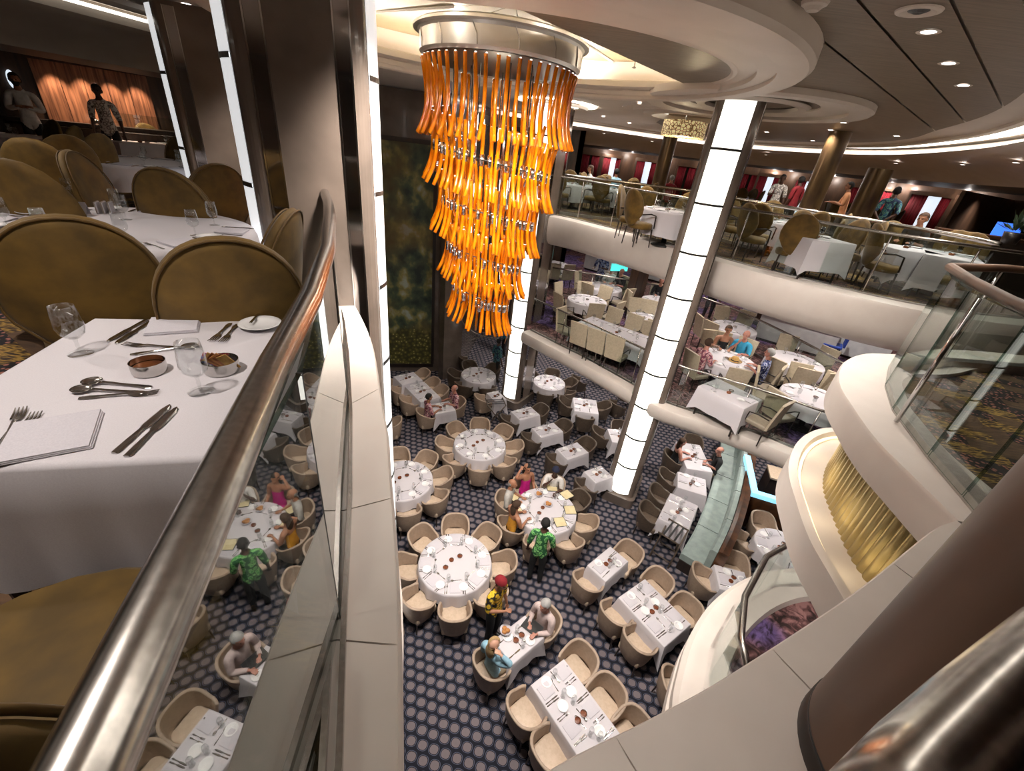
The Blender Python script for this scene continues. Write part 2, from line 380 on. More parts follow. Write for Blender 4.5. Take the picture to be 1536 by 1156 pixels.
def railing(name, P, zf, label, first=1, step=1.15, r=.025, top=1.05, posts=True, gm='rail_glass', polepx=()):
    t = thing(name, label, 'railing', (P[0].x, P[0].y, zf)); o = Vector((P[0].x, P[0].y, 0)); L = [p-o for p in P]
    tubo('handrail', [(p.x, p.y, top) for p in L], r, 'steel', t, 10)
    # split the run into panes
    d = [0]
    for a, b in zip(L, L[1:]): d.append(d[-1]+(b-a).length)
    def pt(s):
        for i in range(len(d)-1):
            if s <= d[i+1] or i == len(d)-2:
                k = (s-d[i])/max(1e-6, d[i+1]-d[i]); return L[i].lerp(L[i+1], k)
    n = max(1, round(d[-1]/step)); 
    for i in range(n):
        a, b = pt(d[-1]*i/n+.008), pt(d[-1]*(i+1)/n-.008); mid = pt(d[-1]*(i+.5)/n)
        bm = bmesh.new(); sweep(bm, [a, mid, b], [(.006, .03), (.006, top-.02), (-.006, top-.02), (-.006, .03)]); to_obj('glass_pane', bm, gm, t)
        if posts and i > 0: tubo('post', [(a.x, a.y, .02), (a.x, a.y, top-.02)], .014, 'steel', t, 6)
    bm = bmesh.new(); sweep(bm, L, [(.035, 0), (.035, .07), (-.035, .07), (-.035, 0)]); to_obj('base_channel', bm, 'satin_metal', t)
    return t
R5 = offset(EDGE5, .38); R4 = offset(EDGE4, .34)
railing('glass_railing', R5, Z5, 'long curved glass railing with steel handrail along the far upper balcony', top=1.02)
railing('glass_railing', R4, Z4, 'curved glass railing with steel handrail on the middle deck behind the tall columns', top=1.0)
# ---- near balcony (left leg and right leg) and the round balcony at the right
LEFT_OUT = [(-.02, -.15), (-.10, .2), (-.18, .47), (-.36, 1.05), (-.59, 1.67), (-.68, 1.92), (-.82, 2.24), (-1.13, 2.97), (-1.38, 3.46), (-1.67, 3.95), (-2.0, 4.5), (-2.35, 5.1)]
LEFT_IN = [(-.30, .0), (-.355, .45), (-.51, .86), (-.72, 1.44), (-.98, 2.1), (-1.29, 2.82), (-1.56, 3.4), (-1.85, 3.95), (-2.1, 4.45)]
RIGHT_OUT = [(.02, .36), (.26, .52), (.57, .67), (.90, .84), (1.61, 1.25), (2.30, 1.69), (2.52, 1.80)]
ZL = Z5+.04
def ledge_panels(name, O, I, cuts, zt, kind):                    # ledge top laid in panels with fine joints
    t = thing(name, None, None); structure(t)
    for a, b in cuts:
        bm = bmesh.new(); n = 4; top = []
        for k in range(n+1):
            s = a+(b-a)*(.004 + .992*k/n)
            top.append((samp(O, s), samp(I, s)))
        vt = [[bm.verts.new((p.x, p.y, z)) for z in (zt, zt-.03)]+[bm.verts.new((q.x, q.y, z)) for z in (zt, zt-.03)] for p, q in top]
        for u, v in zip(vt, vt[1:]):
            bm.faces.new((u[0], v[0], v[2], u[2])); bm.faces.new((u[1], u[3], v[3], v[1])); bm.faces.new((u[0], u[1], v[1], v[0])); bm.faces.new((u[2], v[2], v[3], u[3]))
        bm.faces.new((vt[0][0], vt[0][2], vt[0][3], vt[0][1])); bm.faces.new((vt[-1][0], vt[-1][1], vt[-1][3], vt[-1][2]))
        to_obj('panel', bm, 'white_paint', t)
    return t
def samp(P, s):                                                  # s in 0..1 along a polyline
    P = [Vector((p[0], p[1], 0)) for p in P]; d = [0]
    for a, b in zip(P, P[1:]): d.append(d[-1]+(b-a).length)
    x = min(max(s, 0), 1)*d[-1]
    for i in range(len(d)-1):
        if x <= d[i+1] or i == len(d)-2: return P[i].lerp(P[i+1], (x-d[i])/max(1e-6, d[i+1]-d[i]))
LO, LI = spline(LEFT_OUT, 5), spline(LEFT_IN, 5)
LOi = offset(LO, .004)
RO = spline(RIGHT_OUT, 5); RI = offset(RO, -.62)
ledge_panels('trim_3', LOi, offset(LI, .03), [(.0, .17), (.17, .29), (.29, .47), (.47, .66), (.66, .84), (.84, 1)], ZL, 'left')
ledge_panels('trim_4', RO, RI, [(.0, .17), (.17, .42), (.42, .75), (.75, 1)], ZL, 'right')
structure(swo('trim_5', LO, [(0, ZL), (-.012, ZL-.02), (-.012, ZL-.30), (.10, ZL-.42), (.10, ZL-.9), (.14, ZL-.9), (.14, ZL-.03)], 'white_paint', smooth=True))
structure(swo('trim_6', RO, [(0, ZL-.0), (.008, ZL-.02), (.008, ZL-.26), (-.3, ZL-.27), (-.3, ZL-.05)], 'white_paint'))
structure(poly_slab('floor_near', [(p.x, p.y) for p in LI]+[(-2.3, 5.0), (-2.9, 6), (-3.9, 8.3), (-4.6, 11), (-5.0, 14.5), (-9, 16), (-14, 12), (-13, -2), (-.2, -2)], Z5-.12, Z5, 'carpet_blocks'))
structure(poly_slab('floor_near_right', [(.10, .0), (.38, .02), (1.0, .3), (2.6, 1.2), (3.2, 1.4), (3.4, -2), (-.1, -2)], Z5-.12, Z5, 'carpet_blocks'))
# mezzanine below the near balcony on the left, seen only in gaps and reflections
structure(poly_slab('floor_mezzanine_near', [(-1.0, -1), (-1.2, 1), (-1.7, 3), (-2.6, 5), (-3.6, 8), (-4.6, 11), (-5.0, 14.5), (-9, 16), (-14, 12), (-13, -2)], Z4-.3, Z4, 'carpet_purple'))
fascia('trim_7', spline([(-4.6, 11), (-3.5, 8), (-2.5, 5), (-1.6, 3), (-1.1, 1), (-.9, -1)], 4)[::-1][::-1], Z4+.06, .5)
# round balcony (upper deck, right)
BAL = [(2.52, 1.80), (2.56, 2.2), (2.60, 2.55), (2.72, 2.97), (2.92, 3.50), (3.30, 4.02), (3.75, 4.36), (4.25, 4.50), (5.0, 4.85), (6.2, 5.0), (8.0, 4.8), (9.5, 4.4)]
BP = spline(BAL, 5)
fl = poly_slab('floor_balcony_right', [(p.x, p.y) for p in offset(BP, -.36)]+[(9.5, 1.2), (3.3, 1.3)], Z5-.1, Z5, 'carpet_blocks'); structure(fl)
ZB = CZ-1.78                                                     # underside of the upper white band
structure(swo('trim_8', BP, [(-.48, ZL), (-.012, ZL), (0, ZL-.02), (0, ZB), (-.36, ZB), (-.36, ZB+.1), (-.48, ZL-.1)], 'white_paint', smooth=True))
FL = offset(BP, -.34)
bm = bmesh.new(); sweep(bm, FL, [(0, ZB+.02), (0, CZ-2.62)], loop=False)
flw = to_obj('gold_flute_wall', bm, 'gold_flute'); bpy.data.objects.remove(flw)
def fluted():                                                    # cylinder wall of vertical reeds
    P = BP; d = [0]
    for a, b in zip(P, P[1:]): d.append(d[-1]+(b-a).length)
    L = min(d[-1], 9.5); n = int(L/.085); bm = bmesh.new(); prev = None
    z0, z1 = CZ-2.62, ZB+.01; sub = 6
    base_ = offset(BP, -.34)
    pts = []
    for i in range(n*sub+1):
        s = (i/sub)*.085/d[-1]; p = samp(base_, s); q = samp(base_, s+.002); t = (q-p).normalized(); nn = Vector((-t.y, t.x, 0))
        pts.append(p+nn*(.018*abs(sin(pi*i/sub))))
    for p in pts:
        c = (bm.verts.new((p.x, p.y, z0)), bm.verts.new((p.x, p.y, z1)))
        if prev: bm.faces.new((prev[0], c[0], c[1], prev[1]))
        prev = c
    o = to_obj('trim_9', bm, 'gold_flute', smooth=True); structure(o); o.data.set_sharp_from_angle(angle=radians(60))
fluted()
structure(swo('trim_10', BP, [(-.36, CZ-2.60), (-.10, CZ-2.60), (-.07, CZ-2.52), (.012, CZ-2.52), (.012, CZ-2.84), (-.36, CZ-2.84)], 'white_paint', smooth=True))
swo_l = swo('trim_11', offset(BP, -.09), [(-.03, CZ-2.595), (0, CZ-2.595), (0, CZ-2.575), (-.03, CZ-2.575)], 'gold_glow'); structure(swo_l)
for s in (.06, .13, .2, .27, .34, .42, .5):
    p = samp(offset(BP, -.2), s); l = lamp('cove_lamp', 'POINT', (p.x, p.y, CZ-2.5), 1.5, None, (1.0, .82, .52), .22)
structure(poly_slab('ceiling_under_balcony', [(p.x, p.y) for p in offset(BP, -.30)]+[(9.5, 1.2), (3.3, 1.3)], CZ-2.88, CZ-2.83, 'ceiling_white'))
# middle deck balcony under it
MB_ = K([(2.0, 1.5), (2.1, 1.9), (2.14, 2.35), (2.32, 2.75), (2.6, 3.2), (3.06, 3.70), (3.71, 4.15), (4.43, 4.42), (5.39, 4.5), (7, 4.3), (9, 4)])
MP = spline(MB_, 5)
structure(poly_slab('floor_mezzanine_right', [(p.x, p.y) for p in offset(MP, -.3)]+[(9.5, -1), (2.2, -1)], Z4-.1, Z4, 'carpet_purple'))
structure(swo('trim_12', MP, [(-.44, Z4+.07), (-.05, Z4+.07), (0, Z4+.02), (0, Z4-.1), (-.10, Z4-.13), (-.10, Z4-.2), (.0, Z4-.24), (0, Z4-.40), (-.4, Z4-.45), (-.5, Z4-.1)], 'white_paint', smooth=True))
structure(swo('trim_13', offset(MP, -.03), [(0, Z4-.13), (-.0, Z4-.2), (-.02, Z4-.2), (-.02, Z4-.13)], 'mirror_strip'))
MR = [Vector((p[0], p[1], 0)) for p in [(2.30, 2.05), (2.36, 2.35), (2.58, 2.78), (3.05, 3.32), (3.7, 3.72), (4.5, 3.85), (6, 3.75)]]
railing('glass_railing', MR, Z4, 'faceted grey steel railing on the small purple-carpeted middle balcony', top=1.0, r=.032, step=1.0, posts=False)
# kerb + glass of the upper right balcony
def kerb(name, P, w0, w1, z, h, m):
    return structure(swo(name, [Vector((p[0], p[1], 0)) for p in P], [(w0, z), (w0, z+h), (w1, z+h), (w1, z)], m))
G1 = [(2.60, 1.62), (2.72, 2.0), (2.84, 2.40), (3.08, 3.05), (3.36, 3.52), (3.74, 4.0)]
G2 = [(3.74, 4.0), (4.6, 4.38), (5.6, 4.5), (7.6, 4.35)]
kerb('trim_14', G1, .0, -.10, Z5, .10, 'satin_metal'); kerb('trim_15', G2, .0, -.10, Z5, .10, 'satin_metal')
t = thing('glass_balustrade', 'pointed glass balustrade with brown handrail and green-edged panes around the right balcony', 'railing', (3.74, 4.0, Z5))
def pane(parent, a, b, z0, z1, m='rail_glass', th=.012, nm='glass_pane'):
    bm = bmesh.new(); sweep(bm, [Vector((a[0], a[1], 0)), Vector((b[0], b[1], 0))], [(th/2, z0), (th/2, z1), (-th/2, z1), (-th/2, z0)])
    me = to_obj(nm, bm, [m, 'glass_edge'], parent)
    for p in me.data.polygons:
        if p.area < .05: p.material_index = 1
    return me
def loc_(p, o=(3.74, 4.0)): return (p[0]-o[0], p[1]-o[1])
for G in (G1, G2):
    for a, b in zip(G, G[1:]):
        a2, b2 = samp([a, b], .02), samp([a, b], .985); pane(t, loc_(a2), loc_(b2), .06, 1.03)
TOPR = [(2.4, 1.35), (2.62, 1.95), (3.02, 2.66), (3.30, 3.2), (3.64, 3.88)]
tubo('handrail', [(*loc_(p), 1.06) for p in [(2.66, 1.7), (2.80, 2.1), (3.0, 2.7), (3.3, 3.3), (3.70, 3.96)]], .036, 'brown_wood', t, 10)
tubo('handrail', [(*loc_(p), 1.06) for p in [(3.70, 3.96), (4.6, 4.36), (5.6, 4.48), (7.6, 4.33)]], .036, 'brown_wood', t, 10)
for p in [(2.96, 2.85), (4.5, 4.3)]: tubo('post', [(*loc_(p), .05), (*loc_(p), 1.03)], .016, 'chrome', t, 8)
# near steel rail: left leg with glass below, right leg in front of the brown column
LR = [(-.30, -.35), (-.27, -.05), (-.325, .13), (-.44, .48), (-.565, .86), (-.70, 1.31), (-.93, 1.95), (-1.13, 2.42), (-1.27, 2.75), (-1.50, 3.25), (-1.80, 3.85), (-2.1, 4.3)]
t = thing('steel_railing', 'thick polished steel handrail running away beside the dressed table, glass below it', 'railing', (-.3, 0, Z5))
tubo('handrail', [(p[0]+.3, p[1], 1.045) for p in LR[:8]]+[(p[0]+.3, p[1], 1.045) for p in LR[8:]], .037, 'steel', t, 28)
bm = bmesh.new(); sweep(bm, [Vector((p[0]+.3, p[1], 0)) for p in [(-.29, .05)]+LEFT_IN[1:]], [(.03, .0), (.03, .075), (.012, .075), (.012, .03), (-.012, .03), (-.012, .075), (-.03, .075), (-.03, 0)]); to_obj('base_channel', bm, 'steel', t)
GI = [(p[0]+.3, p[1]) for p in LEFT_IN]
def gp(y):
    for a, b in zip(LEFT_IN, LEFT_IN[1:]):
        if a[1] <= y <= b[1]: k = (y-a[1])/(b[1]-a[1]); return (a[0]+(b[0]-a[0])*k+.3, y)
gs = [.02, .86, 2.16, 3.30, 4.2]
for a, b in zip(gs, gs[1:]):
    bm = bmesh.new(); P = [Vector((*gp(a+(b-a)*(.006+.988*k/4)), 0)) for k in range(5)]; P = [P[0], P[-1]] if b < 2.3 else P
    sweep(bm, P, [(.006, .02), (.006, 1.03), (-.006, 1.03), (-.006, .02)]); g = to_obj('glass_pane', bm, ['rail_glass_near', 'glass_edge'], t)
    for p in g.data.polygons:
        if p.area < .04 : p.material_index = 1
for y in (.86, 2.16, 3.3):
    x, y = gp(y); bxo('rubber_joint', (x-.007, x+.007, y-.004, y+.004, .02, 1.03), 'black_plastic', t)
t = thing('steel_railing', 'steel handrail crossing the bottom right corner in front of the brown column', 'railing', (.5, .3, Z5))
rp = [at(*q_, CZ-.45) for q_ in [(1290, 1290), (1395, 1160), (1480, 1072), (1530, 1025), (1600, 960), (1700, 905), (1900, 850)]]
tubo('handrail', [(p.x-.5, p.y-.3, 1.10) for p in rp], .043, 'steel', t, 28)
bm = bmesh.new(); sweep(bm, [Vector((p[0]-.5, p[1]-.3, 0)) for p in [(.30, .055), (.56, .26), (.98, .36)]], [(.006, .05), (.006, 1.1), (-.006, 1.1), (-.006, .05)]); to_obj('glass_pane', bm, 'rail_glass', t)
# ---- columns
def column(name, x, y, ang, z0, z1, joints, lit=(1,), label='', lm='column_light', L=1.08, wdt=.74, base=True, joffs=0):
    """stadium-plan lacquer column: its long axis points along ang; lit panels on the chosen ends"""
    t = thing(name, label, 'column', (x, y, z0), ang); h = z1-z0
    def ring(hl, hw, r, n=6):
        out = []
        for sx, sy, a in ((1, 1, 0), (-1, 1, 90), (-1, -1, 180), (1, -1, 270)):
            for k in range(n+1):
                b = radians(a+90*k/n); out.append((sx*(hl-r)+r*cos(b), sy*(hw-r)+r*sin(b)))
        return out
    bm = bmesh.new(); rg = ring(L/2-.04, wdt/2, .10)
    lo = [bm.verts.new((*p, 0)) for p in rg]; hi = [bm.verts.new((*p, h)) for p in rg]
    for i in range(len(rg)): j = (i+1) % len(rg); bm.faces.new((lo[i], lo[j], hi[j], hi[i]))
    bm.faces.new(lo[::-1]); bm.faces.new(hi); o = to_obj('shaft', bm, 'lacquer', t)
    # mirror strips with bright edges on the long sides
    for sy in (-1, 1):
        for sx in (-1, 1):
            xx = sx*(L/2-.23); y0 = sy*(wdt/2-.004); y1 = sy*(wdt/2+.006)
            bxo('mirror_strip', (xx-.05, xx+.05, min(y0, y1), max(y0, y1), .35, h-.05), 'mirror_strip', t)
            for e in (-.058, .058): bxo('edge_trim', (xx+e-.006, xx+e+.006, min(y0, y1+.004*sy), max(y0, y1+.004*sy), .35, h-.05), 'chrome', t)
    for s in lit:
        zs = [z for z in joints if z0+.2 < z < z1]+([z1-.02] if not joints or joints[-1] < z1 else [])
        zs = [max(z0+.30, min(zs)-.9) if base else z0]+zs
        for a, b in zip(zs, zs[1:]):
            if b-a < .05: continue
            bm = bmesh.new(); hw = .245; n = 10
            P = [(s*(L/2-.045+.10*cos(pi/2*(-1+2*k/n))*1.0), hw*(-1+2*k/n)) for k in range(n+1)]
            lo = [bm.verts.new((*p, a-z0+.012)) for p in P]; hi = [bm.verts.new((*p, b-z0-.012)) for p in P]
            for i in range(n): bm.faces.new((lo[i], lo[i+1], hi[i+1], hi[i]))
            bm.faces.new(lo); bm.faces.new(hi); to_obj('light_panel', bm, lm, t, False)
            bm = bmesh.new(); P2 = [(p[0]+s*.006, p[1]*1.02) for p in P]
            lo = [bm.verts.new((*p, b-z0-.018)) for p in P2]; hi = [bm.verts.new((*p, b-z0+.018)) for p in P2]
            for i in range(n): bm.faces.new((lo[i], lo[i+1], hi[i+1], hi[i]))
            bm.faces.new(lo); bm.faces.new(hi); to_obj('panel_joint', bm, 'dark_metal', t)
    if base:
        bm = bmesh.new(); rg = ring(L/2+.10, wdt/2+.06, .16)
        lo = [bm.verts.new((*p, 0)) for p in rg]; hi = [bm.verts.new((*p, .27)) for p in rg]
        for i in range(len(rg)): j = (i+1) % len(rg); bm.faces.new((lo[i], lo[j], hi[j], hi[i]))
        bm.faces.new(hi); to_obj('plinth', bm, 'lacquer', t)
    return t
J = [CZ+KS*(.40-.938*k) for k in range(10)][::-1]
A_ATR = Vector((-.55, 6.6, 0))
def face_ang(x, y, tx, ty): return atan2(ty-y, tx-x)
CM = Vector((925, 745, 0)); cm = at(928, 738, .3)
am = atan2(-.95, -.42)
column('lit_column', cm.x-cos(am)*.50, cm.y-sin(am)*.50, am, 0, ZC, J, (1,), 'tall brown lacquered column with glowing white panels standing right of centre')
cf = at(763, 600, .2); af = atan2(-.93, -.55)
column('lit_column', cf.x-cos(af)*.5, cf.y-sin(af)*.5, af, 0, ZC, J, (1,), 'lit brown column directly right of the amber chandelier')
dL = Vector((-.985, 0, 0)); l3 = Vector((-1.50, 4.30, 0)); l2 = Vector((-2.45, 3.86, 0)); c1 = (l2+l3)/2
column('lit_column', c1.x, c1.y, atan2(l3.y-l2.y, l3.x-l2.x), 0, ZC, J, (1, -1), 'broad brown lacquered column where the near steel handrail ends', 'column_light_left', L=1.04, wdt=.62)
l1 = Vector((-5.05, 6.62, 0)); 
column('lit_column', l1.x+.45, l1.y+.25, atan2(-.25, -.45)+0, Z5-.1, ZC, J, (1,), 'lit column at the left behind the second dressed table', 'column_light_left', L=1.1, wdt=.7, base=False)
# bronze round pillars on the far upper balcony, brown pillars on the middle deck
def pillar(name, p, r, z0, z1, label, m='bronze_column'):
    t = thing(name, label, 'pillar', (p[0], p[1], z0)); h = z1-z0
    bm = bmesh.new(); lathe(bm, [(0, 0), (r, 0), (r, h), (0, h)], 20); to_obj('shaft', bm, m, t, True).data.set_sharp_from_angle(angle=radians(40))
    bm = bmesh.new(); lathe(bm, [(r+.001, h*.30), (r+.02, h*.31), (r+.02, h*.325), (r+.001, h*.335)], 20); to_obj('band', bm, m, t, True)
    bm = bmesh.new(); lathe(bm, [(0, 0), (r+.05, 0), (r+.05, .12), (r, .14)], 20); to_obj('base_ring', bm, 'dark_metal', t)
    return t
q = at(1010, 190, ZC); pillar('round_pillar', (q.x, q.y), .22, Z5, ZC, 'bronze pillar on the far balcony left of the tall lit column')
q = at(1262, 197, ZC); pillar('round_pillar', (q.x, q.y), .22, Z5, ZC, 'tall bronze pillar on the far balcony right of the tall lit column')
q = at(1318, 262, CZ+.42); pillar('round_pillar', (q.x, q.y), .27, Z5, CZ+.55, 'short brown pillar behind the waiter in the blue shirt')
for px, py, lab in ((945, 468, 'dark square pillar behind the long oval table on the middle deck'), (1143, 488, 'dark pillar behind the man in the blue polo shirt'), (1208, 482, 'dark pillar nearest the white display counters')):
    q = at(px, py, Z4); t = thing('square_pillar', lab, 'pillar', (q.x, q.y, Z4), .5)
    bxo('shaft', (-.24, .24, -.2, .2, 0, 2.7), 'dark_wood', t, .02); bxo('base_band', (-.26, .26, -.22, .22, 0, .12), 'dark_metal', t)
# brown round column resting on the near right ledge
t = thing('wood_column', 'huge brown wood-clad round column standing on the near white ledge at bottom right', 'column', (1.30, .57, Z5+.04))
bm = bmesh.new(); lathe(bm, [(.282, .0), (.282, 2.6)], 48); to_obj('cladding', bm, 'brown_wood', t, True)
bm = bmesh.new(); lathe(bm, [(.277, .065), (.283, .065), (.2835, .075), (.277, .075)], 48); to_obj('seam', bm, 'black_plastic', t, True)
bm = bmesh.new(); lathe(bm, [(.286, .0), (.286, .066), (.280, .068)], 48); to_obj('base_ring', bm, 'black_wood', t, True)
# ---- walls
WALLP = [(-9.8, -3), (-9.8, 7.4), (-6.9, 11.0), (-6.0, 16.2)]
def wall(name, a, b, z0, z1, m, th=.2):
    return structure(swo(name, [Vector((a[0], a[1], 0)), Vector((b[0], b[1], 0))], [(0, z0), (0, z1), (th, z1), (th, z0)], m))
wall('wall_left', (-13.2, -3), (-13.2, 7.3), Z5, ZC, 'dark_wood'); wall('wall_left_back', (-13.2, 7.3), (-8.2, 14.0), Z5, ZC, 'dark_wood')
wall('wall_left_far', (-8.2, 14.0), (-5.4, 15), Z5, ZC, 'dark_wood')
wall('wall_behind', (16, -3.8), (-14, -3.8), -.1, ZC, 'soffit_taupe')
# painting wall: lower floor to ceiling
pa, pb = at(572, 556, 0), at(668, 556, 0); dpn = (pb-pa).normalized(); pl = pa-dpn*4.0
wall('wall_painting', (pl.x, pl.y), (pb.x, pb.y), 0, ZC, 'lacquer', .25)
ang = atan2(dpn.y, dpn.x); pc = pa-dpn*1.6
t = thing('mural', 'tall dark forest mural with flowering grass and violet path behind the lit column', 'painting', (pc.x+dpn.y*.03, pc.y-dpn.x*.03, .22), ang)
wm = (at(645, 550, 0)-pc).length
bxo('canvas', (0, wm, -.03, -.005, .12, 7.3), 'forest_painting', t)
bxo('frame_rail', (-.08, wm+.08, -.06, 0, 0, .12), 'black_wood', t); bxo('frame_rail', (-.08, wm+.08, -.06, 0, 7.3, 7.42), 'black_wood', t)
bxo('frame_stile', (wm, wm+.1, -.06, 0, .12, 7.3), 'black_wood', t); bxo('frame_stile', (-.1, 0, -.06, 0, .12, 7.3), 'black_wood', t)
# vertical pilasters and the recess right of the mural
p1 = at(668, 560, 0); p2 = at(690, 556, 0)
structure(swo('trim_16', [Vector((p1.x, p1.y-.5, 0)), Vector((p2.x+.05, p2.y-.3, 0)), Vector((p2.x+.25, p2.y+4, 0))], [(0, 0), (0, ZC), (.3, ZC), (.3, 0)], 'lacquer'))
wall('wall_recess', (-3.2, 18.6), (1.6, 18.6), 0, ZC, 'dark_wood')
t = thing('strip_reflection', 'narrow glowing vertical light strip beside the mural under the chandelier', 'light', (*at(688, 545, 0).xy, .0))
bxo('light_strip', (-.05, .05, -.05, .05, .5, 3.4), 'column_light', t); bxo('foot', (-.22, .22, -.2, .2, 0, .5), 'cream_leather', t, .03); bxo('cap', (-.07, .07, -.07, .07, 3.4, 3.5), 'lacquer', t)  # glowing upright stands in for the reflection of another column's strip
# shell of the hull beyond the decks
HW = [(1.6, 18.6), (1.6, 27.5), (6, 28), (12, 26.5), (16.5, 22.5), (19, 17), (15, 9), (12, 4), (16, -3.8)]
for a, b, i in zip(HW, HW[1:], range(20)):
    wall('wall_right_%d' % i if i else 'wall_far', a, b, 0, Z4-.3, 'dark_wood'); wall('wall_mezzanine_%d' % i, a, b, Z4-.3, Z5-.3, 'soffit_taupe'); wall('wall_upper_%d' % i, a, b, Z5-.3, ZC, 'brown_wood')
wall('wall_left_lower', (-14, -4), (-14, 16), 0, Z5, 'soffit_taupe')
# curtained windows of the upper deck
WL = [((1.6, 27.5), (6, 28)), ((6, 28), (12, 26.5)), ((12, 26.5), (16.5, 22.5)), ((16.5, 22.5), (19, 17)), ((19, 17), (15, 9))]
wi = 0
for px, wd, op in ((874, 1.0, 0), (905, 1.0, 1), (957, 1.1, 1), (1018, 1.0, 0), (1047, .9, 0), (1112, 1.0, 0), (1143, 1.0, 1), (1203, 1.1, 1), (1288, .9, 0), (1316, .9, 0), (1398, 1.5, 2)):
    for a, b in WL:
        d = Vector((b[0]-a[0], b[1]-a[1], 0)); h = ray_hit(px, a, b); s = (h-Vector((*a, 0))).dot(d)/d.length_squared
        if 0 <= s <= 1 and h.y > 0:
            wi += 1; t = thing('window_%d' % wi, None, None, (h.x, h.y, Z5), atan2(d.y, d.x)); structure(t)
            n = 16; k = .02
            for sx, w_ in ((-1, wd*.42), (1, wd*.42 if not op else wd*.25)):
                bm = bmesh.new(); x0 = -wd/2 if sx < 0 else wd/2-w_
                P = [Vector((x0+w_*i/n, -.16+.03*sin(i*2.2), 0)) for i in range(n+1)]
                sweep(bm, P, [(0, .15), (0, 1.72), (.01, 1.72), (.01, .15)]); to_obj('curtain', bm, 'red_curtain', t, True)
            bxo('window_pane', (-wd/2, wd/2, -.06, -.03, .15, 1.7), 'window_sky' if op else 'black_plastic', t)
            bxo('pelmet', (-wd/2-.12, wd/2+.12, -.24, 0, 1.7, 1.86), 'brown_wood', t); bxo('window_frame', (-wd/2-.12, -wd/2, -.2, 0, .1, 1.7), 'brown_wood', t); bxo('window_frame', (wd/2, wd/2+.12, -.2, 0, .1, 1.7), 'brown_wood', t)
            lamp('pelmet_lamp', 'POINT', (wd*.5+.5, -.5, 1.9), 26, t, WARM, .05)
            break
# ================================================================ CEILING
DC = Vector((-.55, 6.85, 0))
def disc_ring(name, cx, cy, prof, m, n=96, sx=1, sy=1):
    bm = bmesh.new(); lathe(bm, prof, n, cx, cy, sx, sy); o = to_obj(name, bm, m, None, True); o.data.set_sharp_from_angle(angle=radians(30)); return structure(o)
def oval_ring(name, prof, m, n=96, parent=None):                  # prof: (rx, ry, centre y, z)
    bm = bmesh.new(); R_ = [[bm.verts.new((DC.x+rx*cos(2*pi*k/n), cy+ry*sin(2*pi*k/n), z)) for k in range(n)] for rx, ry, cy, z in prof]
    for a, b in zip(R_, R_[1:]):
        for k in range(n): bm.faces.new((a[k], a[(k+1) % n], b[(k+1) % n], b[k]))
    o = to_obj(name, bm, m, parent, True); o.data.set_sharp_from_angle(angle=radians(30)); return structure(o) if not parent else o
oval_ring('ceiling', [(3.0, 2.3, 7.0, ZC+.02), (34, 34, 6.85, ZC+.02), (34, 34, 6.85, ZC+.1), (3.0, 2.3, 7.0, ZC+.1)], 'ceiling_white')
oval_ring('trim_17', [(3.2, 2.45, 7.0, ZC+.02), (3.2, 2.45, 7.0, ZC+.48)], 'ceiling_white')
dome = thing('ceiling_dome', None, None, (DC.x, 7.0, ZC)); structure(dome)
for k in range(8): lamp('cove_lamp', 'POINT', (2.9*cos(2*pi*(k+.5)/8), 2.2*sin(2*pi*(k+.5)/8), .17), 11, dome, (1, .92, .8), .06)
for k in range(12):
    for lim in (0,):
        bm = bmesh.new(); lathe(bm, [(3.22, .38), (2.2, .44), (1.1, .48), (0.0, .48)], 6, a0=2*pi*k/12+.012, a1=2*pi*(k+1)/12-.012, sy=.77)
        r_ = bmesh.ops.extrude_face_region(bm, geom=bm.faces[:]); bmesh.ops.translate(bm, vec=(0, 0, .02), verts=[v for v in r_['geom'] if isinstance(v, bmesh.types.BMVert)]); to_obj('panel', bm, 'dome_metal', dome)
    a = 2*pi*k/12; bm = bmesh.new(); tube(bm, [(1.0*cos(a), .77*sin(a), .475), (2.2*cos(a), .77*2.2*sin(a), .435), (3.2*cos(a), .77*3.2*sin(a), .375)], .02, 6); to_obj('rib', bm, 'ceiling_white', dome)
oval_ring('trim_18', [(2.98, 2.25, 7.0, ZC+.06), (3.12, 2.38, 7.0, ZC+.06), (3.12, 2.38, 7.0, ZC+.075), (2.98, 2.25, 7.0, ZC+.075)], 'cove_light')
oval_ring('trim_19', [(2.90, 2.17, 7.0, ZC+.09), (2.84, 2.11, 7.0, ZC+.07), (2.82, 2.08, 7.0, ZC-.01), (2.85, 2.13, 7.0, ZC-.03), (2.89, 2.22, 7.0, ZC-.02), (2.92, 2.28, 6.98, ZC-.04), (2.96, 2.62, 6.7, ZC-.05), (2.96, 2.62, 6.7, ZC-.10), (3.0, 2.74, 6.6, ZC-.115), (3.06, 2.86, 6.5, ZC-.115), (3.06, 2.86, 6.5, ZC-.16), (3.14, 2.98, 6.4, ZC-.18), (3.24, 3.08, 6.3, ZC-.18), (3.28, 3.12, 6.3, ZC-.14), (3.28, 3.12, 6.3, ZC+.02), (3.0, 2.3, 7.0, ZC+.03), (2.90, 2.17, 7.0, ZC+.09)], 'ceiling_white')
disc_ring('trim_20', cm.x+.3, cm.y+.35, [(1.02, ZC+.02), (1.02, ZC-.03), (1.10, ZC-.05), (1.42, ZC-.05), (1.42, ZC-.10), (1.55, ZC-.11), (1.70, ZC-.11), (1.74, ZC-.08), (1.74, ZC+.02)], 'ceiling_white')
disc_ring('trim_21', cm.x+.3, cm.y+.35, [(.70, ZC-.02), (.72, ZC-.07), (.84, ZC-.08), (.90, ZC-.04), (.86, ZC-.01)], 'ceiling_white')
disc_ring('trim_22', cm.x+.3, cm.y+.35, [(.88, ZC+.0), (1.0, ZC+.0), (1.0, ZC+.012), (.88, ZC+.012)], 'cove_light')
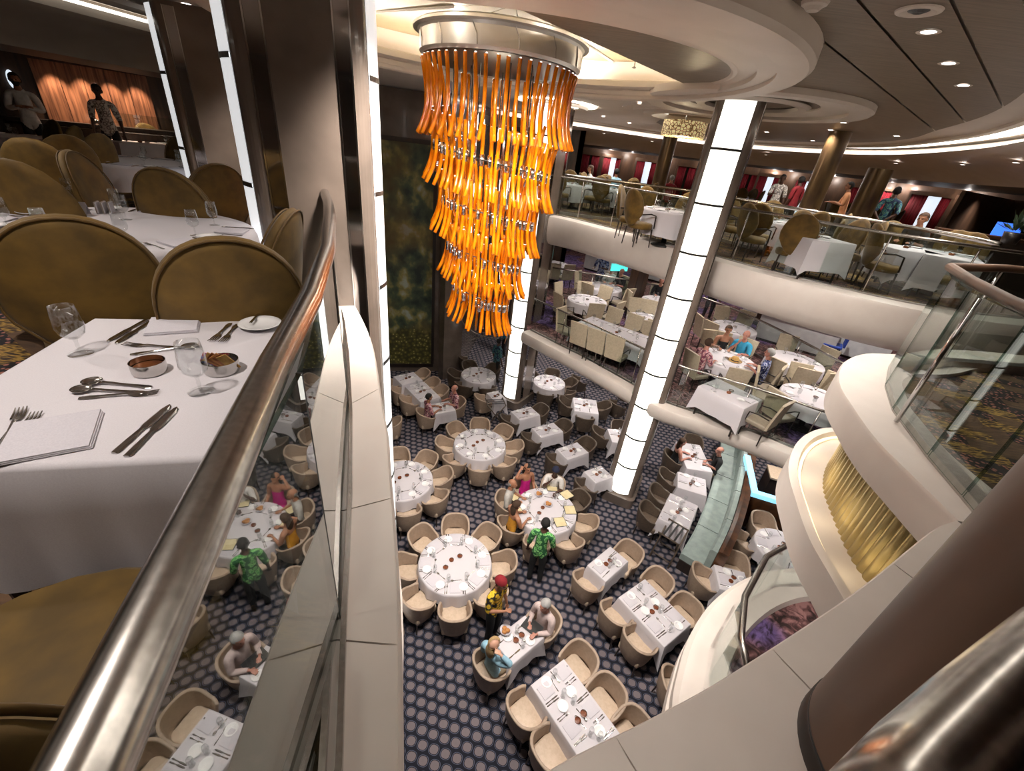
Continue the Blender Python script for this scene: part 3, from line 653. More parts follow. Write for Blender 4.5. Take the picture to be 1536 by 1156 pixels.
disc_ring('trim_23', cf.x+.3, cf.y+.5, [(.62, ZC-.02), (.64, ZC-.07), (.78, ZC-.08), (.84, ZC-.03)], 'ceiling_white'); disc_ring('trim_24', cf.x+.3, cf.y+.5, [(.84, ZC), (1.0, ZC), (1.0, ZC+.012), (.84, ZC+.012)], 'cove_light')
rl = at(1030, 178, ZC-.1)
disc_ring('trim_25', rl.x, rl.y, [(.75, ZC), (.78, ZC-.10), (.95, ZC-.10), (.98, ZC-.05), (1.2, ZC-.05), (1.23, ZC-.02), (1.45, ZC-.02), (1.47, ZC+.02)], 'ceiling_white')
disc_ring('trim_26', rl.x, rl.y, [(0, ZC+.0), (.74, ZC+.0), (.74, ZC+.012), (0, ZC+.012)], 'column_light')
def drum(p, r, label, h=.30, z=ZC-.16, st=.16):
    t = thing('drum_lamp', label, 'lamp', (p.x, p.y, z), group=None)
    bm = bmesh.new(); lathe(bm, [(r, 0), (r, -h), (r-.02, -h), (r-.02, 0)], 28); to_obj('lattice_shade', bm, 'lamp_lattice', t)
    bm = bmesh.new(); lathe(bm, [(0, -h+.01), (r-.02, -h+.01), (r-.02, -h+.02), (0, -h+.02)], 28); to_obj('diffuser', bm, 'lamp_lattice', t)
    bm = bmesh.new(); tube(bm, [(0, 0, st), (0, 0, -.1)], .03); to_obj('stem', bm, 'chrome', t)
    lamp('bulb_light', 'POINT', (0, 0, -h-.15), 45, t, (1, .8, .5), .1)
drum(rl, .48, 'gold lattice drum lamp under the small stepped ceiling ring')
q = at(872, 217, ZC-.25); drum(q, .5, 'gold lattice drum lamp left of the far bronze pillar', .26, ZC-.16)
q = at(1258, 271, Z5+2.0); drum(q, .3, 'small square-lit lattice lamp behind the right bronze pillar', .3, ZC-.70, .5)
# brown wood ceiling field in planks
E1 = [Vector((*p, 0)) for p in [(2.0, 15.6), (4.5, 17.3), (6.9, 16.6), (8.1, 13.4), (7.9, 11.2), (7.0, 9.25), (6.0, 7.2), (4.8, 5.45), (3.6, 4.2), (1.6, 2.6), (-.6, 1.6), (-1.2, 3.0)]]
E1s = spline([(p.x, p.y) for p in E1[1:10]], 6)
field = [(p.x, p.y) for p in E1s]+[(-.5, 1.8), (-1.0, 4.2), (2.4, 8.2), (3.2, 14.5)]
cp = thing('ceiling_wood', None, None, (0, 0, 0)); structure(cp)
seams = [(K([(1.69, 4.42), (6.95, 9.47)])), K([(2.22, 4.22), (6.97, 8.70)]), K([(2.73, 4.02), (6.04, 7.09)])]
bm = bmesh.new(); f = bm.faces.new([bm.verts.new((x, y, ZC-.006)) for x, y in field]); bmesh.ops.triangulate(bm, faces=[f])
def slice_(bm0, A, B, keep, gap=.012):
    b = bm0.copy(); d = (Vector((*B, 0))-Vector((*A, 0))).normalized(); nrm = Vector((-d.y, d.x, 0))*keep
    g = b.verts[:]+b.edges[:]+b.faces[:]; bmesh.ops.bisect_plane(b, geom=g, plane_co=Vector((*A, 0))+nrm*gap, plane_no=nrm, clear_inner=True); return b
rest = bm
for A, B in seams:
    s = slice_(rest, A, B, 1)
    for X0, X1 in (((7, -2), (1, 8)), ):
        pass
    to_obj('panel', s, 'ceiling_wood', cp); rest = slice_(rest, A, B, -1)
to_obj('panel', rest, 'ceiling_wood', cp)
# outer white ring with cove light and the vaulted soffit
CV = spline([(-1.5, 16.3), (1.1, 17.3), (3.9, 18.5), (6.6, 18.6), (8.4, 16.4), (8.9, 13.5), (8.0, 10.1), (6.9, 7.8), (5.6, 5.9), (4.0, 4.2), (2.0, 2.6), (0, 1.2)], 6)
structure(swo('trim_27', CV, [(-.02, ZC-.03), (-.02, ZC+.02), (.10, ZC+.02), (.10, ZC-.03)], 'ceiling_white'))
structure(swo('trim_28', CV, [(.10, ZC-.0), (.42, ZC-.0), (.42, ZC+.012), (.10, ZC+.012)], 'cove_soft'))
structure(swo('trim_29', CV, [(.32, ZC-.14), (.30, ZC-.17), (.36, ZC-.20), (.9, ZC-.22), (1.5, ZC-.28), (2.1, ZC-.40), (2.5, ZC-.55), (2.6, ZC-.62), (2.62, ZC-.60), (2.5, ZC-.1), (.6, ZC-.02)], 'white_paint', smooth=True))
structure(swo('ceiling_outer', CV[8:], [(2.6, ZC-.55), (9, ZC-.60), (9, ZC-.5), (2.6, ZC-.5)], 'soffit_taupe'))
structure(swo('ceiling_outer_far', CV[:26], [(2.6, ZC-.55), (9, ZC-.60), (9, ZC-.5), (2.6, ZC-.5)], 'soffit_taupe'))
# left hand ceiling: cove strip, soffit
LCV = spline([(-7.6, -3), (-7.2, 2), (-6.7, 5.6), (-6.2, 7.6), (-5.7, 9.2), (-5.0, 11)], 5)
structure(swo('trim_30', LCV, [(-.12, ZC-.06), (.0, ZC-.06), (.0, ZC-.03), (-.12, ZC-.03)], 'column_light'))
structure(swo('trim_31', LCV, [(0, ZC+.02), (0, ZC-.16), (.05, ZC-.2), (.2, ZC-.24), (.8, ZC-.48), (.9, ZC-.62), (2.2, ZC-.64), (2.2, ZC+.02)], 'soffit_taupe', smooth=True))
structure(swo('trim_32', offset(LCV, -.9), [(-.35, ZC-.10), (.0, ZC-.10), (.0, ZC-.05), (-.35, ZC-.05)], 'soffit_taupe'))
# copper-lit wood panel behind the bar at the left
A_, B_ = Vector((-13.2, 7.3, 0)), Vector((-8.2, 14.0, 0)); dd = (B_-A_).normalized()
h0 = ray_hit(48, (A_.x, A_.y), (B_.x, B_.y), 110); h1 = ray_hit(222, (A_.x, A_.y), (B_.x, B_.y), 130)
t = thing('wood_panelling', 'copper-coloured wood panelling washed by four lights behind the bar', 'panelling', (h0.x, h0.y, Z5), atan2(dd.y, dd.x))
noisy('copper_wood', lin((166, 112, 82)), lin((96, 60, 44)), 4, .4, (7, 7, .35), coat=.2, detail=5.0)
n = 5; wl = (h1-h0).length
for i in range(n): bxo('panel', (wl*i/n+.004, wl*(i+1)/n-.004, -.05, -.004, .1, 2.1), 'copper_wood', t)
for i in range(4): lamp('wash_light', 'SPOT', (wl*(i+.6)/4.2, -.28, 2.15), 110, t, (1, .74, .52), .03, 75, .6)
# downlights
dl = thing('downlight', None, 'downlight'); 
bm = bmesh.new(); lathe(bm, [(.05, -.001), (.075, -.004), (.08, 0), (.05, .004)], 16); to_obj('trim_ring', bm, 'ceiling_white', dl)
bm = bmesh.new(); lathe(bm, [(0, -.001), (.05, -.001), (.05, .001), (0, .001)], 16); to_obj('bulb', bm, 'lamp_light', dl)
def downlight(p, label, group, power=0, spot=125, sz=.05):
    o = place(dl, (p[0], p[1], p[2]), 0, label, 'downlight', group)
    if power: lamp('light', 'SPOT', (0, 0, -.03), power, o, WARM, sz, spot)
    return o
SP = [(1393, 48), (1423, 95), (1445, 128), (1288, 171), (1265, 184), (1246, 195), (1345, 204), (1219, 211), (1150, 198)]
for i, (px, py) in enumerate(SP):
    downlight(at(px, py, ZC-.012), 'small round downlight in the brown wood ceiling', 'downlights in the brown ceiling', P_SPOT5)
for i, (px, py) in enumerate([(937, 160), (960, 155), (1020, 155), (944, 185), (905, 175)]):
    downlight(at(px, py, ZC-.002), 'small downlight in the white ceiling behind the chandelier', 'downlights behind the chandelier', P_SPOT5)
for i, (px, py) in enumerate([(906, 200), (978, 212), (1060, 222), (1149, 232), (1344, 245), (1444, 247), (1524, 244)]):
    downlight(at(px, py, ZC-.30), 'small downlight in the curved white soffit', 'downlights in the white soffit', P_SPOT5*.6)
for i, (px, py) in enumerate([(1476, 202), (1536, 190)]):
    downlight(at(px, py, ZC+.01), 'small downlight in the outer white ceiling ring', 'downlights in the outer ring', P_SPOT5*.6)
q = at(1377, 19, ZC-.02); t = thing('ceiling_speaker', 'round white ceiling speaker in the brown ceiling', 'speaker', (q.x, q.y, ZC-.008))
bm = bmesh.new(); lathe(bm, [(.06, -.002), (.10, -.016), (.13, -.010), (.135, 0)], 24); to_obj('rim', bm, 'ceiling_white', t); bm = bmesh.new(); lathe(bm, [(0, -.012), (.03, -.016), (.065, -.002)], 16); to_obj('cone', bm, 'black_plastic', t)
q = at(1222, 6, ZC-.02); t = thing('smoke_detector', 'white smoke detector on the brown ceiling', 'detector', (q.x, q.y, ZC-.008))
bm = bmesh.new(); lathe(bm, [(0, -.05), (.04, -.05), (.06, -.03), (.08, -.02), (.09, 0)], 20); to_obj('cap', bm, 'ceiling_white', t)
q = at(953, 92, ZC+.22); t = thing('sprinkler', 'small sprinkler under the ceiling dome', 'sprinkler', (q.x, q.y, ZC+.25))
bm = bmesh.new(); lathe(bm, [(.0, -.12), (.035, -.11), (.01, -.09), (.012, 0), (.03, 0)], 10); to_obj('head', bm, 'chrome', t)
# strong lamps added out of view around the dome rim to light the atrium
for x, y, k, tilt in [(-.9, 3.3, 1.1, 32), (-.2, 3.45, 1.5, 32), (.6, 3.5, 1.45, 32), (-3.3, 6.3, 1.2, 0), (4.4, 3.4, .10, 0), (6.2, 5.2, .14, 0)]:
    o = place(dl, (x, y, ZC-.17 if y < 4.5 and x < 1 else ZC+.018), 0, 'unseen strong lamp added in the near ceiling rim', 'downlight', 'added lamps in the near ceiling rim')
    l = lamp('light', 'SPOT', (0, 0, -.05), P_ATR*k, o, WARM, .12, 112, .7); l.rotation_euler = (radians(tilt), 0, radians(-12) if tilt else 0)
for x, y in [(-3.4, 1.6), (-5.2, 3.6), (-3.9, -.8), (-7.2, 5.2), (-4.6, 6.6), (-1.4, .5), (1.6, 1.2)]:
    downlight((x, y, ZC+.018), 'downlight in the white ceiling over the near balcony', 'downlights over the near balcony', P_SPOT5*(1.9 if x > 0 else .65 if y > 5 else .44))
for x, y in [(2.5, 13.5), (4.8, 11.2), (6.6, 9.0), (8.6, 8.4), (5.6, 14.6), (9, 12), (3, 17), (7.4, 17.2), (11.5, 10), (12, 15), (1.6, 21), (6.4, 23), (12.4, 20)]:
    downlight((x, y, Z5-.325), 'downlight in the middle deck ceiling', 'downlights over the middle deck', P_SPOT4, 140)
for x, y in [(1.5, 13), (3.4, 11), (5.4, 9.4), (7.2, 8.4), (4, 14.6), (7.8, 11.6), (9.6, 8.6), (2, 17), (.0, 15.4)]:
    downlight((x, y, Z4-.325), 'downlight in the lower deck ceiling', 'downlights over the lower deck', P_SPOT3, 140)
for x, y in [(4.9, 2.2), (6.0, 3.2)]:
    downlight((x, y, CZ-2.8805), 'downlight under the round balcony', 'downlights under the round balcony', 8, 140)
# ================================================================ FURNITURE PROTOTYPES
def legs(t, pts, h, r0=.018, r1=.012, m='black_wood', splay=.0):
    for x, y in pts:
        bm = bmesh.new(); tube(bm, [(x*(1+splay), y*(1+splay), 0), (x, y, h)], [r1, r0], 6); to_obj('leg', bm, m, t)
def tub_chair(mo, ms):                                           # faces +y
    t = thing('tub_chair'); t['category'] = 'chair'
    bm = bmesh.new(); N = 22; rows = []
    def pr(a, s):                                                # rounded square plan, open to +y
        c, d = cos(a), sin(a); k = (abs(c)**2.6+abs(d)**2.6)**(-1/2.6); return (s*k*d, -s*k*c)
    A = radians(128)
    prof = [(0, .27, .235), (1, .29, .245), (2, .55, .285), (3, 1, .305), (4, 1, .262), (5, .55, .245), (6, .42, .23)]
    for i in range(N+1):
        a = -A+2*A*i/N; top = .80 - .15*min(1, max(0, (abs(a)-radians(38))/radians(60)))**1.5 - .02*(abs(a) > radians(120))
        col = []
        for k, zf, s in prof:
            if k <= 1: z = zf
            elif zf == 1: z = top if k == 3 else top+.0
            else: z = zf
            x, y = pr(a, s); col.append(bm.verts.new((x, y, z)))
        rows.append(col)
    for a, b in zip(rows, rows[1:]):
        for k in range(6): bm.faces.new((a[k], b[k], b[k+1], a[k+1]))
    for c in (rows[0], rows[-1]): bm.faces.new(c)
    o = to_obj('shell', bm, mo, t, True); o.data.set_sharp_from_angle(angle=radians(50))
    bv = o.modifiers.new('b', 'BEVEL'); bv.width = .012; bv.segments = 2; bv.limit_method = 'ANGLE'; bv.angle_limit = radians(40)
    bm = bmesh.new(); box(bm, -.225, .225, -.21, .235, .28, .43, .035); to_obj('seat', bm, ms, t, True)
    legs(t, [(-.2, .2), (.2, .2), (-.18, -.18), (.18, -.18)], .29, splay=.12)
    return t
def panel_chair(ma, mb):                                         # tall upholstered rectangular back, buttoned, faces +y
    t = thing('high_back_chair'); t['category'] = 'chair'
    bm = bmesh.new(); n = 6; G = {}
    for i in range(n+1):
        for j in range(9):
            x = -.23+.46*i/n; z = .40+.62*j/8; w = 1+.06*j/8
            for s in (0, 1):
                y = -.22-.10*(j/8)**1.3 + (.03 if s else -.03)
                if s and i in (2, 4) and j in (4, 6): y -= .018
                G[i, j, s] = bm.verts.new((x*w, y+(-.02*abs(2*i/n-1)**3 if s else .0), z))
    for i in range(n):
        for j in range(8):
            bm.faces.new((G[i, j, 0], G[i, j+1, 0], G[i+1, j+1, 0], G[i+1, j, 0])); bm.faces.new((G[i, j, 1], G[i+1, j, 1], G[i+1, j+1, 1], G[i, j+1, 1]))
    for i in range(n):
        for j in (0, 8): bm.faces.new((G[i, j, 0], G[i+1, j, 0], G[i+1, j, 1], G[i, j, 1]))
    for j in range(8):
        for i in (0, n): bm.faces.new((G[i, j, 0], G[i, j, 1], G[i, j+1, 1], G[i, j+1, 0]))
    to_obj('backrest', bm, ma, t, True).data.set_sharp_from_angle(angle=radians(50))
    bm = bmesh.new(); box(bm, -.23, .23, -.22, .24, .37, .47, .03); to_obj('seat', bm, mb, t, True)
    legs(t, [(-.2, .2), (.2, .2), (-.2, -.2), (.2, -.2)], .37)
    for s in (-1, 1): tubo('armrest', [(s*.24, -.22, .64), (s*.25, .0, .66), (s*.25, .16, .63), (s*.24, .19, .42)], .014, 'black_wood', t, 6)
    return t
def oval_chair(fine):                                            # gold velvet with oval back, faces +y
    t = thing('oval_back_chair'); t['category'] = 'chair'; N = 40 if fine else 20
    def outline(k, s=1.0):
        a = 2*pi*k/N; x = .30*cos(a); z = .36*sin(a)
        if sin(a) < -.3: x *= 1-.28*((-sin(a)-.3)/.7)**.7
        x = math.copysign(abs(x)**.94*.30**.06, x)
        return x*s, .76+z*s
    def yy(x, z): return -.235-.10*((z-.4)/.7)**1.2*(z > .4) - .055*(1-(x/.30)**2) + .03
    bm = bmesh.new(); rg = []
    for s, dy in ((.0, .045), (.5, .042), (.85, .035), (.96, .022), (1.0, 0), (.96, -.028), (.85, -.038), (.5, -.046), (.0, -.05)):
        if s == 0: rg.append([bm.verts.new((0, yy(0, .76)+dy, .76))]*N); continue
        row = []
        for k in range(N):
            x, z = outline(k, s); row.append(bm.verts.new((x, yy(x, z)+dy, z)))
        rg.append(row)
    for a, b in zip(rg, rg[1:]):
        for k in range(N):
            j = (k+1) % N; u = []
            for v in (a[k], a[j], b[j], b[k]):
                if v not in u: u.append(v)
            bm.faces.new(u)
    to_obj('backrest', bm, 'gold_velvet', t, True)
    if fine:
        for s, dy in ((.965, -.034), (.965, .030)):
            P = []
            for k in range(N): x, z = outline(k, s); P.append((x, yy(x, z)+dy, z))
            tubo('piping', P, .006, 'gold_piping', t, 6, True)
    bm = bmesh.new(); lathe(bm, [(0, .36), (.25, .36), (.27, .39), (.27, .45), (.24, .48), (0, .49)], 20 if fine else 12, 0, .02, 1, .95); to_obj('seat', bm, 'gold_velvet', t, True)
    legs(t, [(-.19, .2), (.19, .2), (-.17, -.19), (.17, -.19)], .37, splay=.1)
    for s in (-1, 1): tubo('armrest', [(s*.25, -.2, .66), (s*.28, .0, .68), (s*.28, .14, .65), (s*.26, .18, .40)], .015, 'black_wood', t, 6)
    return t
PROTO = {'tub': tub_chair('fawn_leather', 'cream_leather'), 'tubd': tub_chair('taupe_leather', 'taupe_seat'), 'high': panel_chair('stone_leather', 'stone_leather_dark'), 'oval': oval_chair(True), 'oval2': oval_chair(False)}
CNAME = {'tub': 'beige tub chair', 'tubd': 'dark taupe tub chair', 'high': 'stone high-backed chair', 'oval': 'gold velvet oval-backed chair', 'oval2': 'gold oval-backed chair'}
# ---- tableware prototypes (local origin where the item rests)
def P_napkin(s=.10):
    t = thing('napkin'); t['category'] = 'napkin'
    bm = bmesh.new()
    for k in range(3): box(bm, -s+.002*k, s-.003*k, -s+.001*k, s-.004*(2-k), .0035*k, .0035*k+.003, .0014)
    to_obj('folded_cloth', bm, 'linen_napkin', t, True); return t
def item(name, cat, bm, m, smooth=True):
    o = to_obj(name, bm, m, None, smooth); o['category'] = cat; return o
def strip(bm, pts, th):                                          # flat shaped strip: (y, halfwidth, z)
    L = [];
    for y, w, z in pts: L.append([bm.verts.new((-w, y, z)), bm.verts.new((w, y, z)), bm.verts.new((w*.6, y, z+th)), bm.verts.new((-w*.6, y, z+th))])
    for a, b in zip(L, L[1:]):
        for k in range(4): bm.faces.new((a[k], a[(k+1) % 4], b[(k+1) % 4], b[k]))
    bm.faces.new(L[0]); bm.faces.new(L[-1])
def P_fork(fine):
    bm = bmesh.new(); strip(bm, [(-.10, .006, 0), (-.08, .009, .001), (-.03, .004, .004), (.02, .004, .006), (.035, .010, .002), (.05, .012, .001)], .002)
    for x in (-.0095, -.0032, .0032, .0095): strip2 = [(.048, .0022, .001), (.075, .002, .002), (.10, .0012, .006)]; L0 = len(bm.verts); strip(bm, strip2, .0016); bm.verts.ensure_lookup_table(); [setattr(v.co, 'x', v.co.x+x) for v in bm.verts[L0:]]
    return item('fork', 'fork', bm, 'cutlery', False)
def P_knife():
    bm = bmesh.new(); strip(bm, [(-.115, .005, 0), (-.11, .009, 0), (-.06, .008, .001), (-.01, .0055, .002), (.0, .008, .0015), (.01, .011, .001), (.09, .010, .001), (.112, .005, .001), (.118, .001, .001)], .003)
    return item('knife', 'knife', bm, 'cutlery', False)
def P_spoon():
    t = thing('spoon'); t['category'] = 'spoon'
    bm = bmesh.new(); strip(bm, [(-.10, .005, 0), (-.085, .009, .001), (-.03, .004, .004), (.04, .004, .008), (.055, .006, .006)], .002); to_obj('handle', bm, 'cutlery', t)
    bm = bmesh.new(); lathe(bm, [(0, .001), (.6, .002), (.9, .006), (1, .010), (.9, .0075), (.6, .004), (0, .003)], 16, 0, .078, .020, .028)
    to_obj('bowl', bm, 'cutlery', t, True); return t
def P_plate(r=.085, n=24):
    bm = bmesh.new(); lathe(bm, [(0, .006), (r*.62, .006), (r*.72, .012), (r*.98, .019), (r, .0175), (r*.72, .007), (r*.6, 0), (0, 0)], n); return item('side_plate', 'plate', bm, 'porcelain')
def P_glass(n=28):
    t = thing('wine_glass'); t['category'] = 'glass'
    bm = bmesh.new(); lathe(bm, [(0, .001), (.036, .001), (.0365, .003), (.012, .007), (0, .007)], n); to_obj('foot', bm, 'drinking_glass', t, True)
    bm = bmesh.new(); lathe(bm, [(.006, .006), (.0045, .02), (.0065, .032), (.005, .045), (.008, .058)], n//2); to_obj('stem', bm, 'drinking_glass', t, True)
    bm = bmesh.new(); lathe(bm, [(0, .058), (.018, .062), (.034, .078), (.040, .10), (.0375, .135), (.033, .178), (.0322, .178), (.0365, .135), (.0388, .10), (.033, .080), (.017, .066), (0, .063)], n); to_obj('cup', bm, 'drinking_glass', t, True)
    return t
def P_bowl(m, fill, r=.05, h=.035):
    t = thing('steel_bowl'); t['category'] = 'bowl'
    bm = bmesh.new(); lathe(bm, [(0, 0), (r*.8, 0), (r*.95, h*.3), (r, h), (r*.96, h), (r*.9, h*.35), (r*.75, .004), (0, .004)], 20); to_obj('body', bm, m, t, True)
    bm = bmesh.new(); lathe(bm, [(0, h*.6), (r*.5, h*.66), (r*.9, h*.5)], 14); to_obj('contents', bm, fill, t, True); return t
PI_ = {'napkin': P_napkin(), 'fork': P_fork(1), 'knife': P_knife(), 'spoon': P_spoon(), 'plate': P_plate(), 'glass': P_glass(), 'glass2': P_glass(12), 'bowl': P_bowl('cutlery', 'sauce'), 'copper': P_bowl('copper_bowl', 'sauce', .045, .03), 'plate2': P_plate(.085, 12)}
NM = {'napkin': 'folded white napkin', 'fork': 'fork', 'knife': 'knife', 'spoon': 'spoon', 'plate': 'white bread plate', 'plate2': 'white bread plate', 'glass': 'empty stemmed glass', 'glass2': 'empty stemmed glass', 'bowl': 'small steel condiment bowl', 'copper': 'small copper candle bowl'}
def put(kind, x, y, z, rz, label, group=None): return place(PI_[kind], (x, y, z), rz, label, None, group)
# ---- tables with draped cloth
def cloth_round(r, h, drop, n=64):
    bm = bmesh.new(); rg = [[bm.verts.new((0, 0, h+.003))]*n]
    for q, dz, rip in ((.6, .003, 0), (.97, .003, 0), (1.0, -.006, 0), (1.012, -.04, .004), (1.02, -drop*.6, .012), (1.03, -drop, .022)):
        rg.append([bm.verts.new(((r*q+rip*sin(14*2*pi*k/n)+rip*.5*sin(23*2*pi*k/n+1))*cos(2*pi*k/n), (r*q+rip*sin(14*2*pi*k/n)+rip*.5*sin(23*2*pi*k/n+1))*sin(2*pi*k/n), h+dz+(rip*.6*sin(5*2*pi*k/n) if rip > .02 else 0))) for k in range(n)])
    for a, b in zip(rg, rg[1:]):
        for k in range(n):
            j = (k+1) % n; u = []
            for v in (a[k], a[j], b[j], b[k]):
                if v not in u: u.append(v)
            bm.faces.new(u)
    return bm
def cloth_rect(hx, hy, h, drop, corner=.12, per=10, seed=1):
    """square-cut cloth: sides hang straight, corners gather into a pointed fold"""
    rnd = random.Random(seed); bm = bmesh.new(); P = []
    C = [(hx, -hy), (hx, hy), (-hx, hy), (-hx, -hy)]
    for i in range(4):
        a, b = C[i], C[(i+1) % 4]
        for k in range(per): s = k/per; P.append((a[0]+(b[0]-a[0])*s, a[1]+(b[1]-a[1])*s, min(s, 1-s)*hypot(b[0]-a[0], b[1]-a[1])))
    n = len(P); c = bm.verts.new((0, 0, h+.003)); rg = []
    ph = rnd.random()*6
    for lv, (out, dz) in enumerate(((-.012, .003), (.0, -.001), (.006, -.012), (.012, -.35), (.02, -.7), (.028, -1.0))):
        row = []
        for i, (x, y, dc) in enumerate(P):
            L = hypot(x, y); f = max(0, 1-dc/.10); cf_ = f**1.5
            nx, ny = (x/L, y/L) if f > .95 else ((math.copysign(1, x), 0) if abs(abs(x)-hx) < 1e-6 else (0, math.copysign(1, y)))
            rip = .010*sin(i*1.7+ph)*max(0, lv-2)/3; o_ = out+rip+cf_*corner*.45*max(0, lv-2)/3
            z = h+dz if lv < 3 else h-.012-(drop*(1+cf_*corner/drop*.9))*(-dz)
            row.append(bm.verts.new((x+nx*o_, y+ny*o_, z)))
        rg.append(row)
    for k in range(n): bm.faces.new((c, rg[0][k], rg[0][(k+1) % n]))
    for a, b in zip(rg, rg[1:]):
        for k in range(n): bm.faces.new((a[k], a[(k+1) % n], b[(k+1) % n], b[k]))
    return bm
def side_word(p, c):
    a = pj(p); b = pj(c); dx, dy = a[0]-b[0], a[1]-b[1]; an = math.degrees(atan2(-dy, dx)) % 360
    return ('right', 'far right', 'far', 'far left', 'left', 'near left', 'near', 'near right')[int((an+22.5)//45) % 8]
OBST = [(c1.x, c1.y, .70), (l1.x+.45, l1.y+.25, .74), (cm.x-cos(am)*.5, cm.y-sin(am)*.5, .74), (cf.x-cos(af)*.5, cf.y-sin(af)*.5, .70)]
OBST += [(q_.x, q_.y, .34) for q_ in (at(1010, 190, ZC), at(1262, 197, ZC), at(1318, 262, CZ+.42))]
OCC = {}                                                         # seats by key, for the diners
def seat_label(seats, c):
    words = [side_word(s, c) for s in seats]; out = []
    for i, w in enumerate(words):
        same = [j for j, v in enumerate(words) if v == w]
        if len(same) > 1:
            same.sort(key=lambda j: pj(seats[j])[0]); k = same.index(i)
            w = w+' side '+(('left one', 'right one') if len(same) == 2 else ('first', 'second', 'third', 'fourth', 'fifth', 'sixth'))[k]
        else: w = w+' side'
        out.append(w)
    return out
def setting(c, d, edge, z, desc, sw, lod, seated=False, rnd=random, lim=None, rect=None):
    """c: point at the table edge where the diner sits, d: unit vector towards the table centre"""
    rz = atan2(-d.x, d.y); r = Vector((d.y, -d.x, 0))            # r: diner's right
    def q(u, v):
        p = c+d*u+r*v
        if rect:
            o, ex, ey, hx, hy = rect; w = p-o; a = max(-hx+.10, min(hx-.10, w.dot(ex))); b = max(-hy+.10, min(hy-.10, w.dot(ey))); p = o+ex*a+ey*b
        return p.x, p.y
    L = lambda k: '%s, %s of %s' % (NM[k], sw.replace(' side', ''), desc)
    G = lambda k: '%s on %s' % ({'knife': 'knives', 'glass2': 'empty stemmed glasses', 'glass': 'empty stemmed glasses'}.get(k, NM[k]+'s'), desc)
    j = lambda s=.008: rnd.uniform(-s, s)
    if lod == 0:
        return
    if not seated: put('napkin', *q(.14+j(), j()), z, rz+j(.06), L('napkin'), G('napkin'))
    I = 'inner ' if lod > 1 else ''
    put('fork', *q(.14+j(), -.15+j()), z, rz+j(.05), I+L('fork'), G('fork'))
    put('knife', *q(.14+j(), .15+j()), z, rz+j(.05), I+L('knife'), G('knife'))
    if lod > 1:
        put('fork', *q(.14+j(), -.185), z, rz+j(.05), 'outer '+L('fork'), G('fork'))
        put('knife', *q(.14+j(), .18), z, rz+j(.05), 'outer '+L('knife'), G('knife'))
        put('spoon', *q(.30+j(), .02), z, rz+pi/2+j(.1), L('spoon'), G('spoon'))
    put('plate2', *q(.22+j(), -.27 if lim is None else -max(.20, min(.27, lim))), z, 0, L('plate'), G('plate'))
    put('glass2', *q(.31+j(), .20 if lim is None else min(.20, lim)), z, 0, L('glass'), G('glass'))
def do_chair(kind, pos, look, zf, label, group, jit=.06):
    if any(hypot(pos.x-x, pos.y-y) < r+.12 for x, y, r in OBST): return None
    a = atan2(-(look.x-pos.x), look.y-pos.y)+random.uniform(-jit, jit)
    return place(PROTO[kind], (pos.x, pos.y, zf), a, label, 'chair', group)
def round_table(key, desc, px, py, r, zf, n, a0, kind='tub', skip=(), lod=2, diners=(), gap=.21, h=.74, sx=1, drop=.30, groupc=None, off=None):
    c = at(px, py, zf+h); c.z = zf; o = Vector((c.x, c.y, zf))
    t = thing('round_table', 'table under the cloth of '+desc, 'table', o)
    bm = bmesh.new(); lathe(bm, [(0, h-.03), (r-.02, h-.03), (r-.01, h-.015), (r-.02, h-.002), (0, h-.002)], 32, sx=sx); to_obj('tabletop', bm, 'black_wood', t)
    bm = bmesh.new(); lathe(bm, [(0, 0), (.28, .0), (.26, .03), (.06, .06), (.05, h-.08), (.2, h-.03)], 16); to_obj('pedestal', bm, 'dark_metal', t, True)
    cl = to_obj('tablecloth', cloth_round(r, h, drop), 'linen', None, True); cl.location = o; cl.scale = (sx, 1, 1)
    tag(cl, 'white cloth of '+desc, 'tablecloth')
    seats, looks = [], []
    for k in range(n):
        if k in skip: continue
        a = a0+2*pi*k/n; p = o+Vector((cos(a)*(r*sx+gap), sin(a)*(r+gap), 0)); seats.append(p); looks.append(o+Vector((cos(a)*r*(sx-1), 0, 0)))
    SW = seat_label([s+Vector((0, 0, h)) for s in seats], o+Vector((0, 0, h)))
    for k, (p, w) in enumerate(zip(seats, SW)):
        do_chair(kind if isinstance(kind, str) else kind[k % len(kind)], p, o, zf, '%s, %s of %s' % (CNAME[kind if isinstance(kind, str) else kind[k % len(kind)]], w.replace(' side', ''), desc), groupc or 'chairs round '+desc)
        d = (o-p).normalized(); e = p+d*gap
        setting(Vector((e.x, e.y, 0)), d, r, zf+h+.004, desc, w, lod, k in diners)
        OCC[key, k] = (p, d, zf)
    if lod:
        for i, (u, v, kk) in enumerate([(.05, .1, 'bowl'), (-.06, .02, 'copper'), (-.12, -.12, 'bowl')]): put(kk, o.x+u*1.3, o.y+v*1.3, zf+h+.004, 0, '%s, %s on %s' % (NM[kk], ('rear', 'central', 'front')[i], desc), 'bowls on '+desc)
    return o
